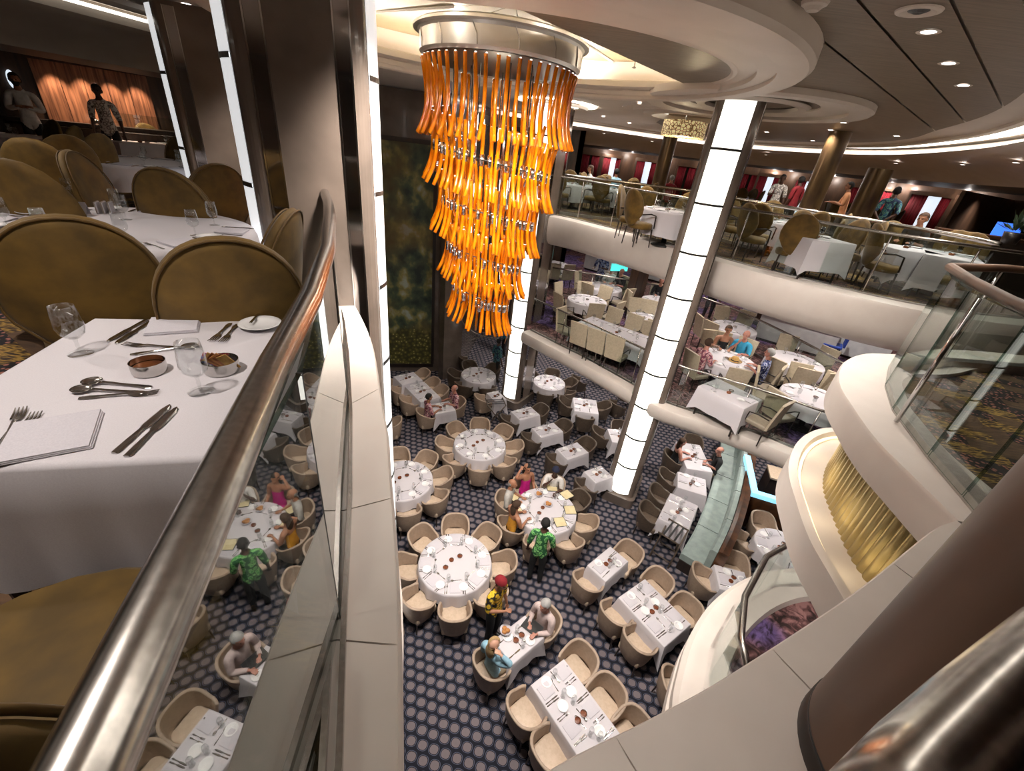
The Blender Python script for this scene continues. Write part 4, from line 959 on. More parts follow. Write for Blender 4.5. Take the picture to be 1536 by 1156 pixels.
def rect_table(key, desc, corners, zf, chairs, kind='tub', lod=2, h=.74, diners=(), drop=.36, gap=.20, corner=.20, mats=None, seed=1, size=None, bare=False):
    """corners: four photo pixels of the table top, in order; chairs: photo pixels near the seats"""
    Q = [at(x, y, zf+h) for x, y in corners]; c = sum(Q, Vector())/4; u = ((Q[1]-Q[0])+(Q[2]-Q[3]))/2; v = ((Q[3]-Q[0])+(Q[2]-Q[1]))/2
    hx, hy = u.length/2, v.length/2
    if size: hx, hy = size
    au = atan2(u.y, u.x); av = atan2(v.y, v.x)-pi/2
    while av-au > pi/2: av -= pi
    while av-au < -pi/2: av += pi
    ang = (au+av)/2; o = Vector((c.x, c.y, zf)); ex, ey = Vector((cos(ang), sin(ang), 0)), Vector((-sin(ang), cos(ang), 0))
    t = thing('dining_table', 'table under the cloth of '+desc, 'table', o, ang)
    bxo('tabletop', (-hx+.01, hx-.01, -hy+.01, hy-.01, h-.03, h-.003), 'black_wood', t)
    legs(t, [(-hx+.08, -hy+.08), (hx-.08, -hy+.08), (hx-.08, hy-.08), (-hx+.08, hy-.08)], h-.03, .025, .02)
    cl = to_obj('tablecloth', cloth_rect(hx, hy, h, drop, corner, 10, seed), 'linen', None, True); cl.location = o; cl.rotation_euler = (0, 0, ang); tag(cl, 'white cloth of '+desc, 'tablecloth')
    cl.data.set_sharp_from_angle(angle=radians(60))
    seats, looks = [], []
    for ch in chairs:
        p = at(ch[0], ch[1], zf+.55); d = p-o; d.z = 0; x, y = d.dot(ex), d.dot(ey)
        if abs(x)/hx > abs(y)/hy: p2 = o+ex*math.copysign(hx+gap, x)+ey*max(-hy+.1, min(hy-.1, y)); lk = p2-ex*math.copysign(1, x)
        else: p2 = o+ey*math.copysign(hy+gap, y)+ex*max(-hx+.1, min(hx-.1, x)); lk = p2-ey*math.copysign(1, y)
        seats.append(p2); looks.append(lk)
    SW = seat_label([s+Vector((0, 0, h)) for s in seats], o+Vector((0, 0, h)))
    for k, (p, lk, w) in enumerate(zip(seats, looks, SW)):
        kd = chairs[k][2] if len(chairs[k]) > 2 else kind
        if kd: do_chair(kd, p, lk, zf, '%s, %s of %s' % (CNAME[kd], w.replace(' side', ''), desc), 'chairs at '+desc, .04)
        d = (lk-p).normalized(); e = p+d*gap; rr = Vector((d.y, -d.x, 0)); q_ = p-o; hs = hx if abs(rr.dot(ex)) > .7 else hy
        lim = hs-.10-abs(q_.dot(rr)) if len(chairs) < 3 else .27
        if not bare: setting(Vector((e.x, e.y, 0)), d, 0, zf+h+.004, desc, w, lod, k in diners, random.Random(k+seed), lim, (o, ex, ey, hx, hy))
        OCC[key, k] = (p, d, zf)
    if lod and not bare:
        for i, (a, b, kk) in enumerate([(.04, .05, 'bowl'), (-.05, -.04, 'copper')]): put(kk, o.x+a, o.y+b, zf+h+.004, 0, '%s, %s on %s' % (NM[kk], ('rear', 'front')[i], desc), 'bowls on '+desc)
    return o, ex, ey, hx, hy
# ================================================================ LOWER DECK
def cr(pts, ox, oy, s): return [(ox+x/s, oy+y/s) for x, y in pts]
S = 3.84
round_table('A', 'the round table left of the yellow waiter', 683, 843, .69, Z3, 8, radians(100), diners=())
round_table('B', 'the round table under the chandelier tip', 720, 665, .69, Z3, 8, radians(97))
round_table('C', 'the round table cut by the near white ledge', 604, 719, .69, Z3, 8, radians(68))
round_table('D', 'the round table with menus', 819, 764, .69, Z3, 8, radians(78), diners=(0, 1, 2, 3), kind=('tub',)*7+('tubd',), skip=())
round_table('E', 'the small round table near the mural', 718, 562, .60, Z3, 6, radians(60), 'tubd', lod=1)
round_table('F', 'the small round table behind the column', 824, 573, .56, Z3, 6, radians(20), 'tubd', lod=1)
round_table('G', 'the round table beside the booth back', 1175, 823, .58, Z3, 5, radians(20), 'tub', lod=1)
rect_table('R1', 'the table under the mural', cr([(120, 325), (165, 375), (280, 345), (232, 297)], 560, 480, S), Z3, [(637, 565), (590, 577)], lod=1, seed=2)
rect_table('R2', 'the long table behind the floral couple', cr([(185, 380), (270, 475), (390, 440), (290, 358)], 560, 480, S), Z3, [(596, 592), (613, 606), (650, 577), (664, 590)], lod=1, seed=3)
rect_table('R3', 'the table of the floral couple', cr([(335, 485), (350, 548), (475, 515), (430, 465)], 560, 480, S), Z3, [(634, 626), (690, 608)], lod=1, diners=(0, 1), seed=4)
rect_table('R4', 'the small table hidden by the far lit column', cr([(655, 420), (700, 470), (760, 455), (722, 405)], 560, 480, S), Z3, [(727, 602)], lod=1, seed=5)
rect_table('R5', 'the first table right of the column', cr([(795, 525), (845, 580), (957, 545), (905, 497)], 560, 480, S), Z3, [(765, 634, 'tubd'), (816, 618, 'tubd')], lod=1, seed=6)
rect_table('R6', 'the second table right of the column', cr([(915, 620), (965, 680), (1095, 640), (1035, 592)], 560, 480, S), Z3, [(802, 660, 'tubd'), (850, 642, 'tubd')], lod=1, seed=7)
rect_table('R7', 'the table behind the man in the white tee', cr([(1060, 745), (1115, 802), (1243, 765), (1170, 700)], 560, 480, S), Z3, [(838, 693, 'tubd'), (882, 670, 'tubd')], lod=1, seed=8)
rect_table('R8', 'the table left of the tall column foot', cr([(1222, 880), (1280, 938), (1375, 905), (1308, 828)], 560, 480, S), Z3, [(886, 730, 'tubd'), (930, 705, 'tubd')], lod=1, seed=9)
rect_table('R9', 'the far square table below the balcony', cr([(1160, 450), (1150, 525), (1288, 535), (1290, 460)], 560, 480, S), Z3, [(850, 608, 'tubd'), (908, 614, 'tubd'), (877, 634, 'tubd')], lod=1, seed=10)
rect_table('R10', 'the table half hidden by the column', cr([(1350, 628), (1375, 700), (1500, 715), (1470, 632)], 560, 480, S), Z3, [(902, 654, 'tubd'), (925, 636, 'tubd')], lod=1, seed=11)
B = 2.24
o11 = rect_table('R11', 'the far booth table', cr([(402, 55), (418, 142), (497, 145), (480, 60)], 840, 640, B), Z3, [(1008, 690, 'tubd'), (1036, 657, 'tubd'), (1072, 705, None)], lod=1, diners=(0, 2), seed=12)
rect_table('R12', 'the middle booth table', cr([(405, 157), (387, 205), (485, 225), (495, 175)], 840, 640, B), Z3, [(1006, 722, 'tubd'), (1065, 735, None)], lod=1, seed=13)
rect_table('R13', 'the near booth table', cr([(372, 225), (330, 305), (425, 355), (468, 265)], 840, 640, B), Z3, [(992, 748, 'tubd'), (978, 776, 'tubd'), (1050, 775, None), (1040, 800, None)], lod=1, seed=14)
rect_table('R14', 'the small table near the tray stand', cr([(170, 405), (88, 465), (150, 513), (236, 455)], 840, 640, B), Z3, [(876, 880), (945, 832)], seed=15)
rect_table('R15', 'the four-seat table at lower right', cr([(285, 512), (195, 575), (350, 735), (443, 665)], 840, 640, B), Z3, [(990, 874), (1034, 912), (925, 922), (960, 962)], seed=16)
rect_table('R16', 'the large table nearest the ledge', cr([(785, 695), (650, 810), (950, 1215), (1115, 1095)], 560, 740, 2.78), Z3, [(868, 996), (912, 1044), (790, 1066), (836, 1118), (955, 1092)], seed=17)
o17 = rect_table('R17', 'the table of the tablet-reading man', cr([(635, 510), (495, 612), (580, 705), (715, 605)], 560, 740, 2.78), Z3, [(822, 932), (737, 1000)], diners=(0, 1), seed=18)
rect_table('R18', 'the table behind the curved ledge', cr([(515, 470), (550, 560), (600, 545), (650, 490)], 840, 640, B), Z3, [(1062, 873), (1097, 838)], lod=1, seed=19)
for px, py, lk, lb in ((587, 642, (560, 640), 'beige tub chair half hidden by the lit strip of the near column'), (1014, 1036, (1060, 1040), 'beige tub chair below the curved middle balcony ledge'), (1237, 846, (1175, 825), 'beige tub chair right of the round table beside the booth')):
    p = at(px, py, .5); p.z = 0; l = at(*lk, .5); l.z = 0; do_chair('tub', p, l, 0, lb, None, 0)
for i, (px, py, k) in enumerate([(868, 575, 'tubd'), (925, 612, 'tubd'), (700, 545, 'tubd'), (755, 590, 'tubd'), (905, 560, 'tubd'), (940, 590, 'tubd')]):
    p = at(px, py, .5); p.z = 0; do_chair(k, p, p+Vector((1, .4+i*.2, 0)), 0, 'dark tub chair in the far shade, ' + ('right of the round table behind the column', 'under the middle balcony edge', 'beside the reflected light strip', 'just left of the far lit column', 'beyond the far square table', 'beyond the table half hidden by the tall column')[i], None, 0)
# curved booth
BO = [at(x, y, .45) for x, y in [(1098, 655), (1092, 700), (1080, 750), (1062, 800), (1040, 842)]]
BS = spline([(p.x, p.y) for p in BO], 5)
t = thing('booth', 'curved seafoam leather booth with brown wood back', 'booth', (BO[2].x, BO[2].y, 0)); ob = Vector((BO[2].x, BO[2].y, 0)); BL = [p-ob for p in BS]
seg = len(BL)//5
for k in range(5):
    part = [samp([(p.x, p.y) for p in BL], (k+.01+.98*i/5)/5) for i in range(6)]
    swo('seat_cushion', part, [(-.28, .30), (-.28, .45), (-.24, .47), (.22, .47), (.22, .30)], 'seafoam_leather', t)
    swo('back_cushion', part, [(.20, .42), (.18, .95), (.22, 1.0), (.32, 1.0), (.32, .42)], 'seafoam_leather', t)
swo('base', BL, [(-.26, 0), (-.26, .29), (.30, .29), (.30, 0)], 'black_wood', t)
swo('wood_back', BL, [(.33, 0), (.33, 1.05), (.40, 1.08), (.52, 1.08), (.52, 0)], 'burl_wood', t)
# folding tray stands
def tray_stand(px, py, label, ang):
    p = at(px, py, .45); t = thing('tray_stand', label, 'tray stand', (p.x, p.y, 0), ang)
    for s in (-1, 1):
        tubo('leg', [(-.28, s*.22, 0), (.28, s*.22, .78)], .018, 'taupe_leather', t, 6); tubo('leg', [(.28, s*.19, 0), (-.28, s*.19, .78)], .018, 'taupe_leather', t, 6)
    for x in (-.28, .28): tubo('rail', [(x, -.24, .78), (x, .24, .78)], .018, 'taupe_leather', t, 6); tubo('rail', [(x*.7, -.22, .1), (x*.7, .22, .1)], .014, 'taupe_leather', t, 6)
    for k in (-.12, 0, .12): bxo('strap', (-.28, .28, k-.02, k+.02, .785, .79), 'black_plastic', t)
tray_stand(1004, 812, 'folding brown tray stand beside the booth', .9); tray_stand(742, 616, 'folding tray stand at the foot of the far lit column', .3)
# service bar under the balcony: burl front, blue-lit edge
a_, b_ = at(1110, 778, .2), at(1216, 812, .2); dd = (b_-a_).normalized(); L = (b_-a_).length+1.0
t = thing('service_counter', 'burl wood counter with a blue-lit glass edge below the balcony', 'counter', (a_.x, a_.y, 0), atan2(dd.y, dd.x))
bxo('front_panel', (0, L, 0, .08, 0, 1.0), 'burl_wood', t); bxo('lit_edge', (-.05, L, -.05, .10, 1.0, 1.12), 'blue_light', t); bxo('lit_edge', (-.05, .1, .10, 1.6, 1.0, 1.12), 'blue_light', t)
bxo('side_panel', (0, .08, .08, 1.6, 0, 1.0), 'burl_wood', t); bxo('worktop', (.6, L, 1.1, 1.7, .9, .95), 'cream_leather', t); bxo('cabinet', (.62, L, 1.12, 1.68, 0, .9), 'black_wood', t)
# ================================================================ MIDDLE DECK
C4 = lambda pts: cr(pts, 780, 340, 3.853)
C5 = lambda pts: cr(pts, 980, 400, 3.853)
rect_table('M1', 'the long banquet table on the middle deck', C4([(345, 560), (735, 730), (812, 672), (420, 505)]), Z4, [(871, 507, 'high'), (893, 519, 'high'), (918, 531, 'high'), (930, 480, 'high'), (955, 492, 'high'), (980, 504, 'high'), (846, 490, 'high')], lod=1, seed=31)
def mid_round(key, desc, px, py, r, chairs, lod=1, diners=()):
    c = at(px, py, Z4+.74); o = Vector((c.x, c.y, Z4))
    round_table(key, desc, px, py, r, Z4, 0, 0, lod=0)
    seats = []
    for ch in chairs:
        p = at(ch[0], ch[1], Z4+.7); p.z = Z4; d = (p-o).normalized(); seats.append(o+d*(r+.22))
    SW = seat_label([s+Vector((0, 0, .7)) for s in seats], o+Vector((0, 0, .7)))
    for k, (p, w) in enumerate(zip(seats, SW)):
        w = w.replace(' side', ''); do_chair('high', p, o, Z4, 'stone high-backed chair, %s of %s' % (w, desc), 'chairs at '+desc, .05)
        d = (o-p).normalized(); e = p+d*.22; setting(Vector((e.x, e.y, 0)), d, r, Z4+.744, desc, w, lod, k in diners); OCC[key, k] = (p, d, Z4)
    put('bowl', o.x, o.y, Z4+.744, 0, 'small steel bowl on '+desc, 'bowls on '+desc)
mid_round('M2', 'the round table behind the banquet table', 881, 450, .62, [(851, 454), (875, 435), (910, 442), (914, 463), (886, 460), (845, 440)])
mid_round('M3', 'the table of the woman in white', 907, 430, .62, [(891, 436), (929, 441), (917, 420), (934, 428), (885, 425)], diners=(2, 3))
mid_round('M4', 'the far left round table on the middle deck', 833, 396, .6, [(829, 412), (829, 431), (846, 405), (820, 392)])
mid_round('M5', 'the middle deck table left of the column', 967, 477, .5, [(957, 467), (982, 462), (968, 455), (972, 492)])
mid_round('M6', 'the table of the bald man in black', 990, 451, .6, [(977, 452), (985, 440), (999, 446)], diners=(0,))
rect_table('M7', 'the empty table by the middle rail', C5([(345, 690), (500, 795), (545, 745), (390, 685)]), Z4, [(1030, 580, 'high'), (1140, 622, 'high')], lod=1, seed=32, size=(.50, .38), corner=.12, drop=.45)
mid_round('M8', 'the family table with the straw hat', 1090, 538, .66, [(1045, 545), (1066, 514), (1103, 568), (1143, 560), (1080, 516), (1120, 524)], diners=(0, 1, 3, 4, 5))
mid_round('M9', 'the round table behind the family table', 1102, 491, .62, [(1081, 496), (1079, 471), (1119, 479), (1050, 488), (1118, 505)])
mid_round('M10', 'the round table right of the blue polo', 1193, 541, .66, [(1180, 522), (1229, 540), (1162, 555), (1206, 572), (1228, 566)])
mid_round('M11', 'the round table beside the gold fluting', 1223, 597, .66, [(1185, 604), (1167, 583), (1255, 575), (1200, 570)])
# inner railing and white display counters
IR = [at(x, y, Z4+1.0) for x, y in [(829, 401), (915, 415), (1000, 431), (1068, 451), (1130, 476), (1200, 510), (1275, 550)]]
IRs = spline([(p.x, p.y) for p in IR], 4)
railing('glass_railing', IRs, Z4, 'inner steel and glass railing behind the middle deck tables', top=1.0, r=.03, step=1.6)
for i, (px, py, w, lb) in enumerate([(1150, 458, 1.4, 'white display counter left of the dark middle pillar'), (1195, 498, 2.2, 'long white counter under the inner rail'), (1236, 478, 1.5, 'white buffet counter with blue-lit glass top'), (1283, 512, 1.8, 'rightmost glass counter glowing blue'), (905, 392, 1.6, 'white counter with cyan screen behind the waiter'), (985, 404, 1.4, 'white counter near the left dark pillar')]):
    p = at(px, py, Z4+.5); t = thing('display_counter', lb, 'counter', (p.x, p.y, Z4), -.6)
    bxo('cabinet', (-w/2, w/2, -.35, .35, .08, .85), 'counter_white', t, .02); bxo('plinth', (-w/2+.05, w/2-.05, -.3, .3, 0, .08), 'dark_metal', t)
    bxo('countertop', (-w/2-.03, w/2+.03, -.38, .38, .85, .89), 'counter_white', t, .008)
    bxo('glass_guard', (-w/2, w/2, -.36, -.35, .89, 1.25), 'rail_glass', t)
    bxo('light_strip', (-w/2+.1, w/2-.1, -.30, -.1, .895, .91), 'blue_light' if i in (2, 3) else 'column_light', t)
    bxo('shelf', (-w/2, w/2, -.33, .30, 1.24, 1.26), 'rail_glass', t)
p = at(929, 402, Z4+1.3); t = thing('display_screen', 'glowing cyan display screen on the middle deck', 'screen', (p.x, p.y, Z4), .4); bxo('panel', (-.35, .35, -.02, .02, 1.2, 1.45), 'screen_cyan', t); bxo('stand', (-.03, .03, -.02, .02, 0, 1.2), 'dark_metal', t)
p = at(1250, 515, Z4+.5); t = thing('blue_chair', 'chair with bright blue seat beside the white counters', 'chair', (p.x, p.y, Z4), 1.0)
bxo('seat', (-.25, .25, -.25, .25, .42, .5), 'blue_seat', t, .03); bxo('backrest', (-.25, .25, -.3, -.24, .5, .95), 'blue_seat', t, .02); legs(t, [(-.2, .2), (.2, .2), (-.2, -.2), (.2, -.2)], .42)
for i, (px, py, w) in enumerate([(1215, 540, 'under the inner rail'), (1180, 515, 'behind the dark pillar')]):
    pass
# ================================================================ FAR UPPER BALCONY
def top_round(key, desc, px, py, r, n, a0, lod=1, skip=(), kind='oval2'):
    round_table(key, desc, px, py, r, Z5, n, a0, kind, skip, lod, drop=.5, gap=.24)
top_round('T1', 'the leftmost full upper balcony table', 925, 284, .72, 8, .2)
top_round('T2', 'the upper table left of the column', 1008, 316, .62, 7, .1)
top_round('T3', 'the upper table right of the column', 1166, 331, .72, 7, .35)
rect_table('T4', 'the table behind the sideways gold chair', [(1198, 351), (1212, 366), (1256, 364), (1240, 348)], Z5, [(1180, 356), (1272, 364), (1228, 342)], 'oval2', lod=1, seed=41, size=(.42, .42), corner=.1, drop=.5, gap=.26)
rect_table('T5', 'the table beside the blue waiter', [(1330, 364), (1342, 382), (1392, 382), (1374, 364)], Z5, [(1318, 372), (1352, 355), (1398, 362)], 'oval2', lod=1, seed=42, size=(.42, .42), corner=.1, drop=.5, gap=.26)
rect_table('T6', 'the white table behind the right balustrade', [(1372, 381), (1463, 399), (1484, 384), (1392, 371)], Z5, [(1401, 366), (1457, 378), (1524, 398)], 'oval2', lod=1, seed=43, size=(.39, .62), corner=.1, drop=.55, gap=.26)
top_round('T7', 'the round table behind the bronze pillar', 1100, 292, .72, 6, .4, lod=1)
top_round('T8', 'the far table beyond the inner rail', 1290, 322, .7, 6, .2, lod=1)
top_round('T9', 'the farthest left upper balcony table', 862, 276, .66, 5, .4, lod=1)
IR5 = [at(x, y, Z5+1.05) for x, y in [(845, 262), (900, 269), (965, 277), (1042, 287), (1110, 299), (1205, 315), (1300, 330), (1400, 347), (1500, 366)]]
railing('glass_railing', spline([(p.x, p.y) for p in IR5], 3), Z5, 'inner steel rail running behind the gold chairs on the upper balcony', top=1.05, r=.04, step=2.2)
p = at(1497, 350, Z5+1.1); t = thing('service_station', 'dark service station with a small blue screen and plants at far right', 'counter', (p.x, p.y, Z5), -.5)
bxo('cabinet', (-.9, .9, -.3, .3, 0, 1.0), 'black_wood', t); bxo('worktop', (-.95, .95, -.33, .33, 1.0, 1.05), 'burl_wood', t); bxo('screen', (-.2, .2, -.34, -.32, 1.07, 1.32), 'screen_blue', t); bxo('screen_foot', (-.03, .03, -.33, -.31, 1.05, 1.07), 'black_plastic', t)
p = at(1520, 352, Z5+1.2); t = thing('potted_plant', 'leafy green plant beside the blue screen at far right', 'plant', (p.x, p.y, Z5+1.055))
bm = bmesh.new(); lathe(bm, [(0, 0), (.1, 0), (.13, .18), (.11, .18), (0, .16)], 14); to_obj('pot', bm, 'black_wood', t, True)
bm = bmesh.new()
for i in range(46):
    a = random.uniform(0, 2*pi); e = random.uniform(.3, 1.3); l = random.uniform(.2, .42); d = Vector((cos(a)*cos(e), sin(a)*cos(e), sin(e))); s = Vector((-sin(a), cos(a), 0))*.03; b = Vector((0, 0, .17))
    bm.faces.new([bm.verts.new(b+d*l*.3), bm.verts.new(b+d*l*.65+s), bm.verts.new(b+d*l), bm.verts.new(b+d*l*.65-s)])
to_obj('foliage', bm, 'plant_green', t)
wall('wall_wood_panel', at(1416, 345, Z5+.8).xy, at(1520, 345, Z5+.8).xy, Z5, Z5+1.9, 'brown_wood', .1)
q = at(1450, 345, Z5+.8); downlight((q.x-.3, q.y-1.0, ZC-.56), 'lamp added to brighten the brown wood panel at far right', None, 60)  # extra lamp added so the wood panel does not go black
# ================================================================ NEAR DECK, LEFT
def near_round(key, desc, c, r, sx, chairs, lod, labels):
    o = Vector((c[0], c[1], Z5)); t = thing('round_table', 'table under the cloth of '+desc, 'table', o)
    bm = bmesh.new(); lathe(bm, [(0, .71), (r-.02, .71), (r-.01, .725), (r-.02, .738), (0, .738)], 32, sx=sx); to_obj('tabletop', bm, 'black_wood', t)
    bm = bmesh.new(); lathe(bm, [(0, 0), (.28, .0), (.26, .03), (.06, .06), (.05, .66), (.2, .71)], 16); to_obj('pedestal', bm, 'dark_metal', t, True)
    cl = to_obj('tablecloth', cloth_round(r, .74, .34, 80), 'linen', None, True); cl.location = o; cl.scale = (sx, 1, 1); tag(cl, 'white cloth of '+desc, 'tablecloth')
    for (px, py, lk), lb in zip(chairs, labels):
        p = at(px, py, Z5+1.12); p.z = Z5
        q = o if lk is None else p+Vector((cos(radians(lk)), sin(radians(lk)), 0)); d = (q-p).normalized(); p2 = p+d*.30   # the back top is behind the seat
        do_chair('oval' if lod > 1 else 'oval2', p2, q if lk is None else p2+d, Z5, lb, 'chairs around '+desc, 0)
    return o
o2 = near_round('N2', 'the near oval table behind the dressed square table', (-3.02, 3.12), .80, 1.08, [(85, 316, 132), (330, 348, 125), (418, 310, 190), (452, 277, 200)], 2,
    ['large dark gold chair back at the left, beyond the forks', 'gold velvet chair back right behind the dressed square table', 'gold velvet chair turned sideways next to the steel handrail', 'narrow gold chair back nearest the big brown column'])
for i, a in enumerate([250, 290, 335, 20, 110, 160, 205]):
    aa = radians(a); e = o2+Vector((cos(aa)*.86, sin(aa)*.8, 0)); d = (o2-e).normalized()
    setting(Vector((e.x, e.y, 0)), d, 0, Z5+.745, 'the near oval table', ('near left', 'near', 'near right', 'right', 'far', 'far left', 'left')[i], 1)
for i, (px, py) in enumerate([(40, 298), (72, 302), (105, 290), (186, 318), (215, 306), (228, 297)]):
    p = at(px, py, Z5+.80); put('glass', p.x, p.y, Z5+.744, 0, 'tall empty glass on the near oval table, ' + ('leftmost', 'second from left', 'third from left', 'third from right', 'second from right', 'rightmost')[i])
p = at(120, 318, Z5+.76); t = thing('table_card', 'small printed card standing on the near oval table', 'card', (p.x, p.y, Z5+.745), .3)
bm = bmesh.new(); sweep(bm, [Vector((-.055, 0, 0)), Vector((.055, 0, 0))], [(-.03, 0), (0, .09), (.03, 0), (.027, 0), (0, .085), (-.027, 0)]); to_obj('folded_card', bm, 'linen_napkin', t)
for k in range(3): bxo('printed_line', (-.04, .035-.01*k, -.0225+.0045*0-.002*(k), -.0205-.002*k, .022+.018*k, .026+.018*k), 'sugar_packets', t)
for i, px in enumerate((148, 158, 168)):
    p = at(px, 316, Z5+.76); t = thing('menu_block', ('left', 'middle', 'right')[i]+' grey menu standing beside the card on the near oval table', 'menu', (p.x, p.y, Z5+.745), .5)
    bxo('cover', (-.004, .004, -.05, .05, 0, .085), 'soffit_taupe', t); bxo('pages', (.004, .009, -.048, .048, .002, .082), 'linen_napkin', t)
o3 = near_round('N3', 'the second round table before the left lit column', tuple(at(218, 243, Z5+.74).xy), .86, 1.1, [(112, 225, 20), (243, 249, 100), (320, 243, 150), (262, 203, 250), (300, 213, 220), (352, 222, 190)], 2,
    ['gold chair back left of the second round table', 'gold chair back in front of the second round table', 'gold chair back right of the second round table', 'gold chair behind the second round table, at its left', 'gold chair behind the second round table, in front of the light strip', 'pale gold chair seen edge-on beside the lit strip'])
for i in range(8):
    aa = 2*pi*i/8+.3; e = o3+Vector((cos(aa)*.92, sin(aa)*.84, 0)); d = (o3-e).normalized(); setting(Vector((e.x, e.y, 0)), d, 0, Z5+.745, 'the second round table', ('right', 'far right', 'far', 'far left', 'left', 'near left', 'near', 'near right')[i], 1)
rect_table('N4', 'the small table in front of the bar rail', [(192, 210), (190, 217), (240, 220), (238, 211)], Z5, [(196, 190), (228, 198)], 'oval2', lod=1, seed=51, size=(.42, .6), corner=.1, drop=.45, gap=.3)
o5 = near_round('N5', 'the left edge table before the woman in white', tuple(at(22, 205, Z5+.74).xy), .8, 1, [(140, 198, 180), (104, 187, 200), (72, 178, 250), (92, 200, 150), (40, 205, 120), (18, 236, 100)], 1,
    ['rounded gold chair with a full broad back left of the bar', 'gold chair second along the row left of the bar', 'small gold chair farthest along the row near the woman in white', 'gold chair seen sideways in the middle of the left row', 'pale gold chair seen edge-on at the left row', 'dark gold chair at the left picture edge'])
for i in range(6):
    aa = 2*pi*i/6; e = o5+Vector((cos(aa)*.8, sin(aa)*.8, 0)); d = (o5-e).normalized(); setting(Vector((e.x, e.y, 0)), d, 0, Z5+.745, 'the left edge table', ('right', 'far right', 'far left', 'left', 'near left', 'near right')[i], 1)
# bar rail at the left
BR_ = [at(0, 158, Z5+1.05), at(143, 168, Z5+1.0), at(260, 186, Z5+.95)]
BR2 = [Vector((-10.0, 8.4*.88, 0)), Vector((-8.6, 8.4, 0)), Vector((-6.6, 9.6, 0)), Vector((-5.6, 9.0, 0))]
a0_ = ray_hit(0, (-12.0, 8.9), (-8.2, 12.4), 158); a1_ = ray_hit(262, (-12.0, 8.9), (-8.2, 12.4), 186)
t = thing('bar_counter', 'long dark bar with a glass screen in front of the copper panelling', 'bar', (a0_.x, a0_.y, Z5), atan2(a1_.y-a0_.y, a1_.x-a0_.x)); L = (a1_-a0_).length+.6
bxo('front', (0, L, 0, .5, 0, .95), 'dark_wood', t); bxo('worktop', (-.03, L, -.05, .55, .95, 1.0), 'black_wood', t); bxo('glass_screen', (L*.50, L, -.02, -.01, 1.0, 1.28), 'rail_glass', t); tubo('foot_rail', [(0, -.12, .2), (L, -.12, .2)], .02, 'steel', t); tubo('top_rail', [(0, -.03, .90), (L, -.03, .90)], .02, 'steel', t)
p = a0_.lerp(a1_, .42); t = thing('dish_cover', 'shiny domed dish cover on the bar', 'dish cover', (p.x, p.y+.3, Z5+1.0)); bm = bmesh.new(); lathe(bm, [(.13, 0), (.12, .06), (.07, .11), (0, .125)], 20); to_obj('dome', bm, 'chrome', t, True); bm = bmesh.new(); lathe(bm, [(0, .12), (.012, .125), (.018, .145), (0, .16)], 10); to_obj('knob', bm, 'chrome', t, True)
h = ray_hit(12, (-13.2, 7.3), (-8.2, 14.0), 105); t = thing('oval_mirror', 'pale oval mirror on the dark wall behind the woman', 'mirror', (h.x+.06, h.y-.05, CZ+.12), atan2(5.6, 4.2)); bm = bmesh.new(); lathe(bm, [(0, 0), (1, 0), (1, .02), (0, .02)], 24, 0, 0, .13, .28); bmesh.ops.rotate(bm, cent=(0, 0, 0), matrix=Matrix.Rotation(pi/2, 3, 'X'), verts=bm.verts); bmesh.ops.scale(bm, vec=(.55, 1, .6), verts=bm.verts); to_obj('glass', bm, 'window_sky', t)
# ---- the dressed square table beside the handrail
ZT = Z5+.75; o1 = Vector((-1.235, 1.21, Z5)); a1 = radians(16)
t = thing('dining_table', 'table under the white cloth beside the near handrail', 'table', o1, a1)
bxo('tabletop', (-.40, .40, -.47, .47, .71, .745), 'black_wood', t); legs(t, [(-.33, -.4), (.33, -.4), (.33, .4), (-.33, .4)], .71, .025, .02)
cl = to_obj('tablecloth', cloth_rect(.415, .485, .747, .40, .20, 18, 9), 'linen', None, True); cl.location = o1; cl.rotation_euler = (0, 0, a1); tag(cl, 'large smooth white cloth on the nearest square table beside the handrail', 'tablecloth')
cl.data.set_sharp_from_angle(angle=radians(60))
def two(px1, py1, px2, py2, z=None):
    a, b = at(px1, py1, ZT), at(px2, py2, ZT); m = (a+b)/2; d = b-a; return m.x, m.y, atan2(-d.x, d.y), d.length
def hero(kind, p1, p2, label, z=0, sc=1.0, proto=None):
    x, y, a, L = two(*p1, *p2); o = put(kind, x, y, ZT+.002+z, a, label); o.scale = (sc*1.3, sc, sc); return o
hero('knife', (170, 682), (256, 608), 'upper one of the two crossed-close knives beside the near napkin', sc=1.0)
hero('knife', (192, 684), (264, 614), 'lower one of the two knives beside the near napkin')
hero('fork', (2, 672), (35, 612), 'left fork at the left edge of the near cloth', sc=.95)
hero('fork', (0, 690), (62, 614), 'right fork at the left edge of the near cloth', sc=.95)
hero('spoon', (236, 582), (120, 574), 'upper silver spoon in the middle of the near cloth'); hero('spoon', (236, 590), (95, 586), 'lower silver spoon in the middle of the near cloth')
hero('fork', (118, 598), (240, 590), 'fork lying below the two spoons')
hero('knife', (222, 479), (160, 514), 'left far knife beyond the left glass'); hero('knife', (228, 482), (174, 516), 'right far knife beyond the left glass')
hero('fork', (345, 486), (318, 513), 'left fork beside the far napkin'); hero('fork', (355, 488), (334, 514), 'right fork beside the far napkin')
hero('fork', (265, 522), (195, 518), 'fork lying behind the left steel bowl'); hero('spoon', (200, 532), (292, 521), 'spoon lying behind the left steel bowl')
x, y, a, L = two(65, 688, 92, 628); n_ = put('napkin', x, y, ZT+.002, a, 'large folded white napkin at the front of the near cloth'); n_.scale = (.93, .95, 1.15)
x, y, a, L = two(255, 502, 268, 477); n_ = put('napkin', x, y, ZT+.002, a+.05, 'folded white napkin at the far side of the near cloth'); n_.scale = (.9, .9, 1.1)
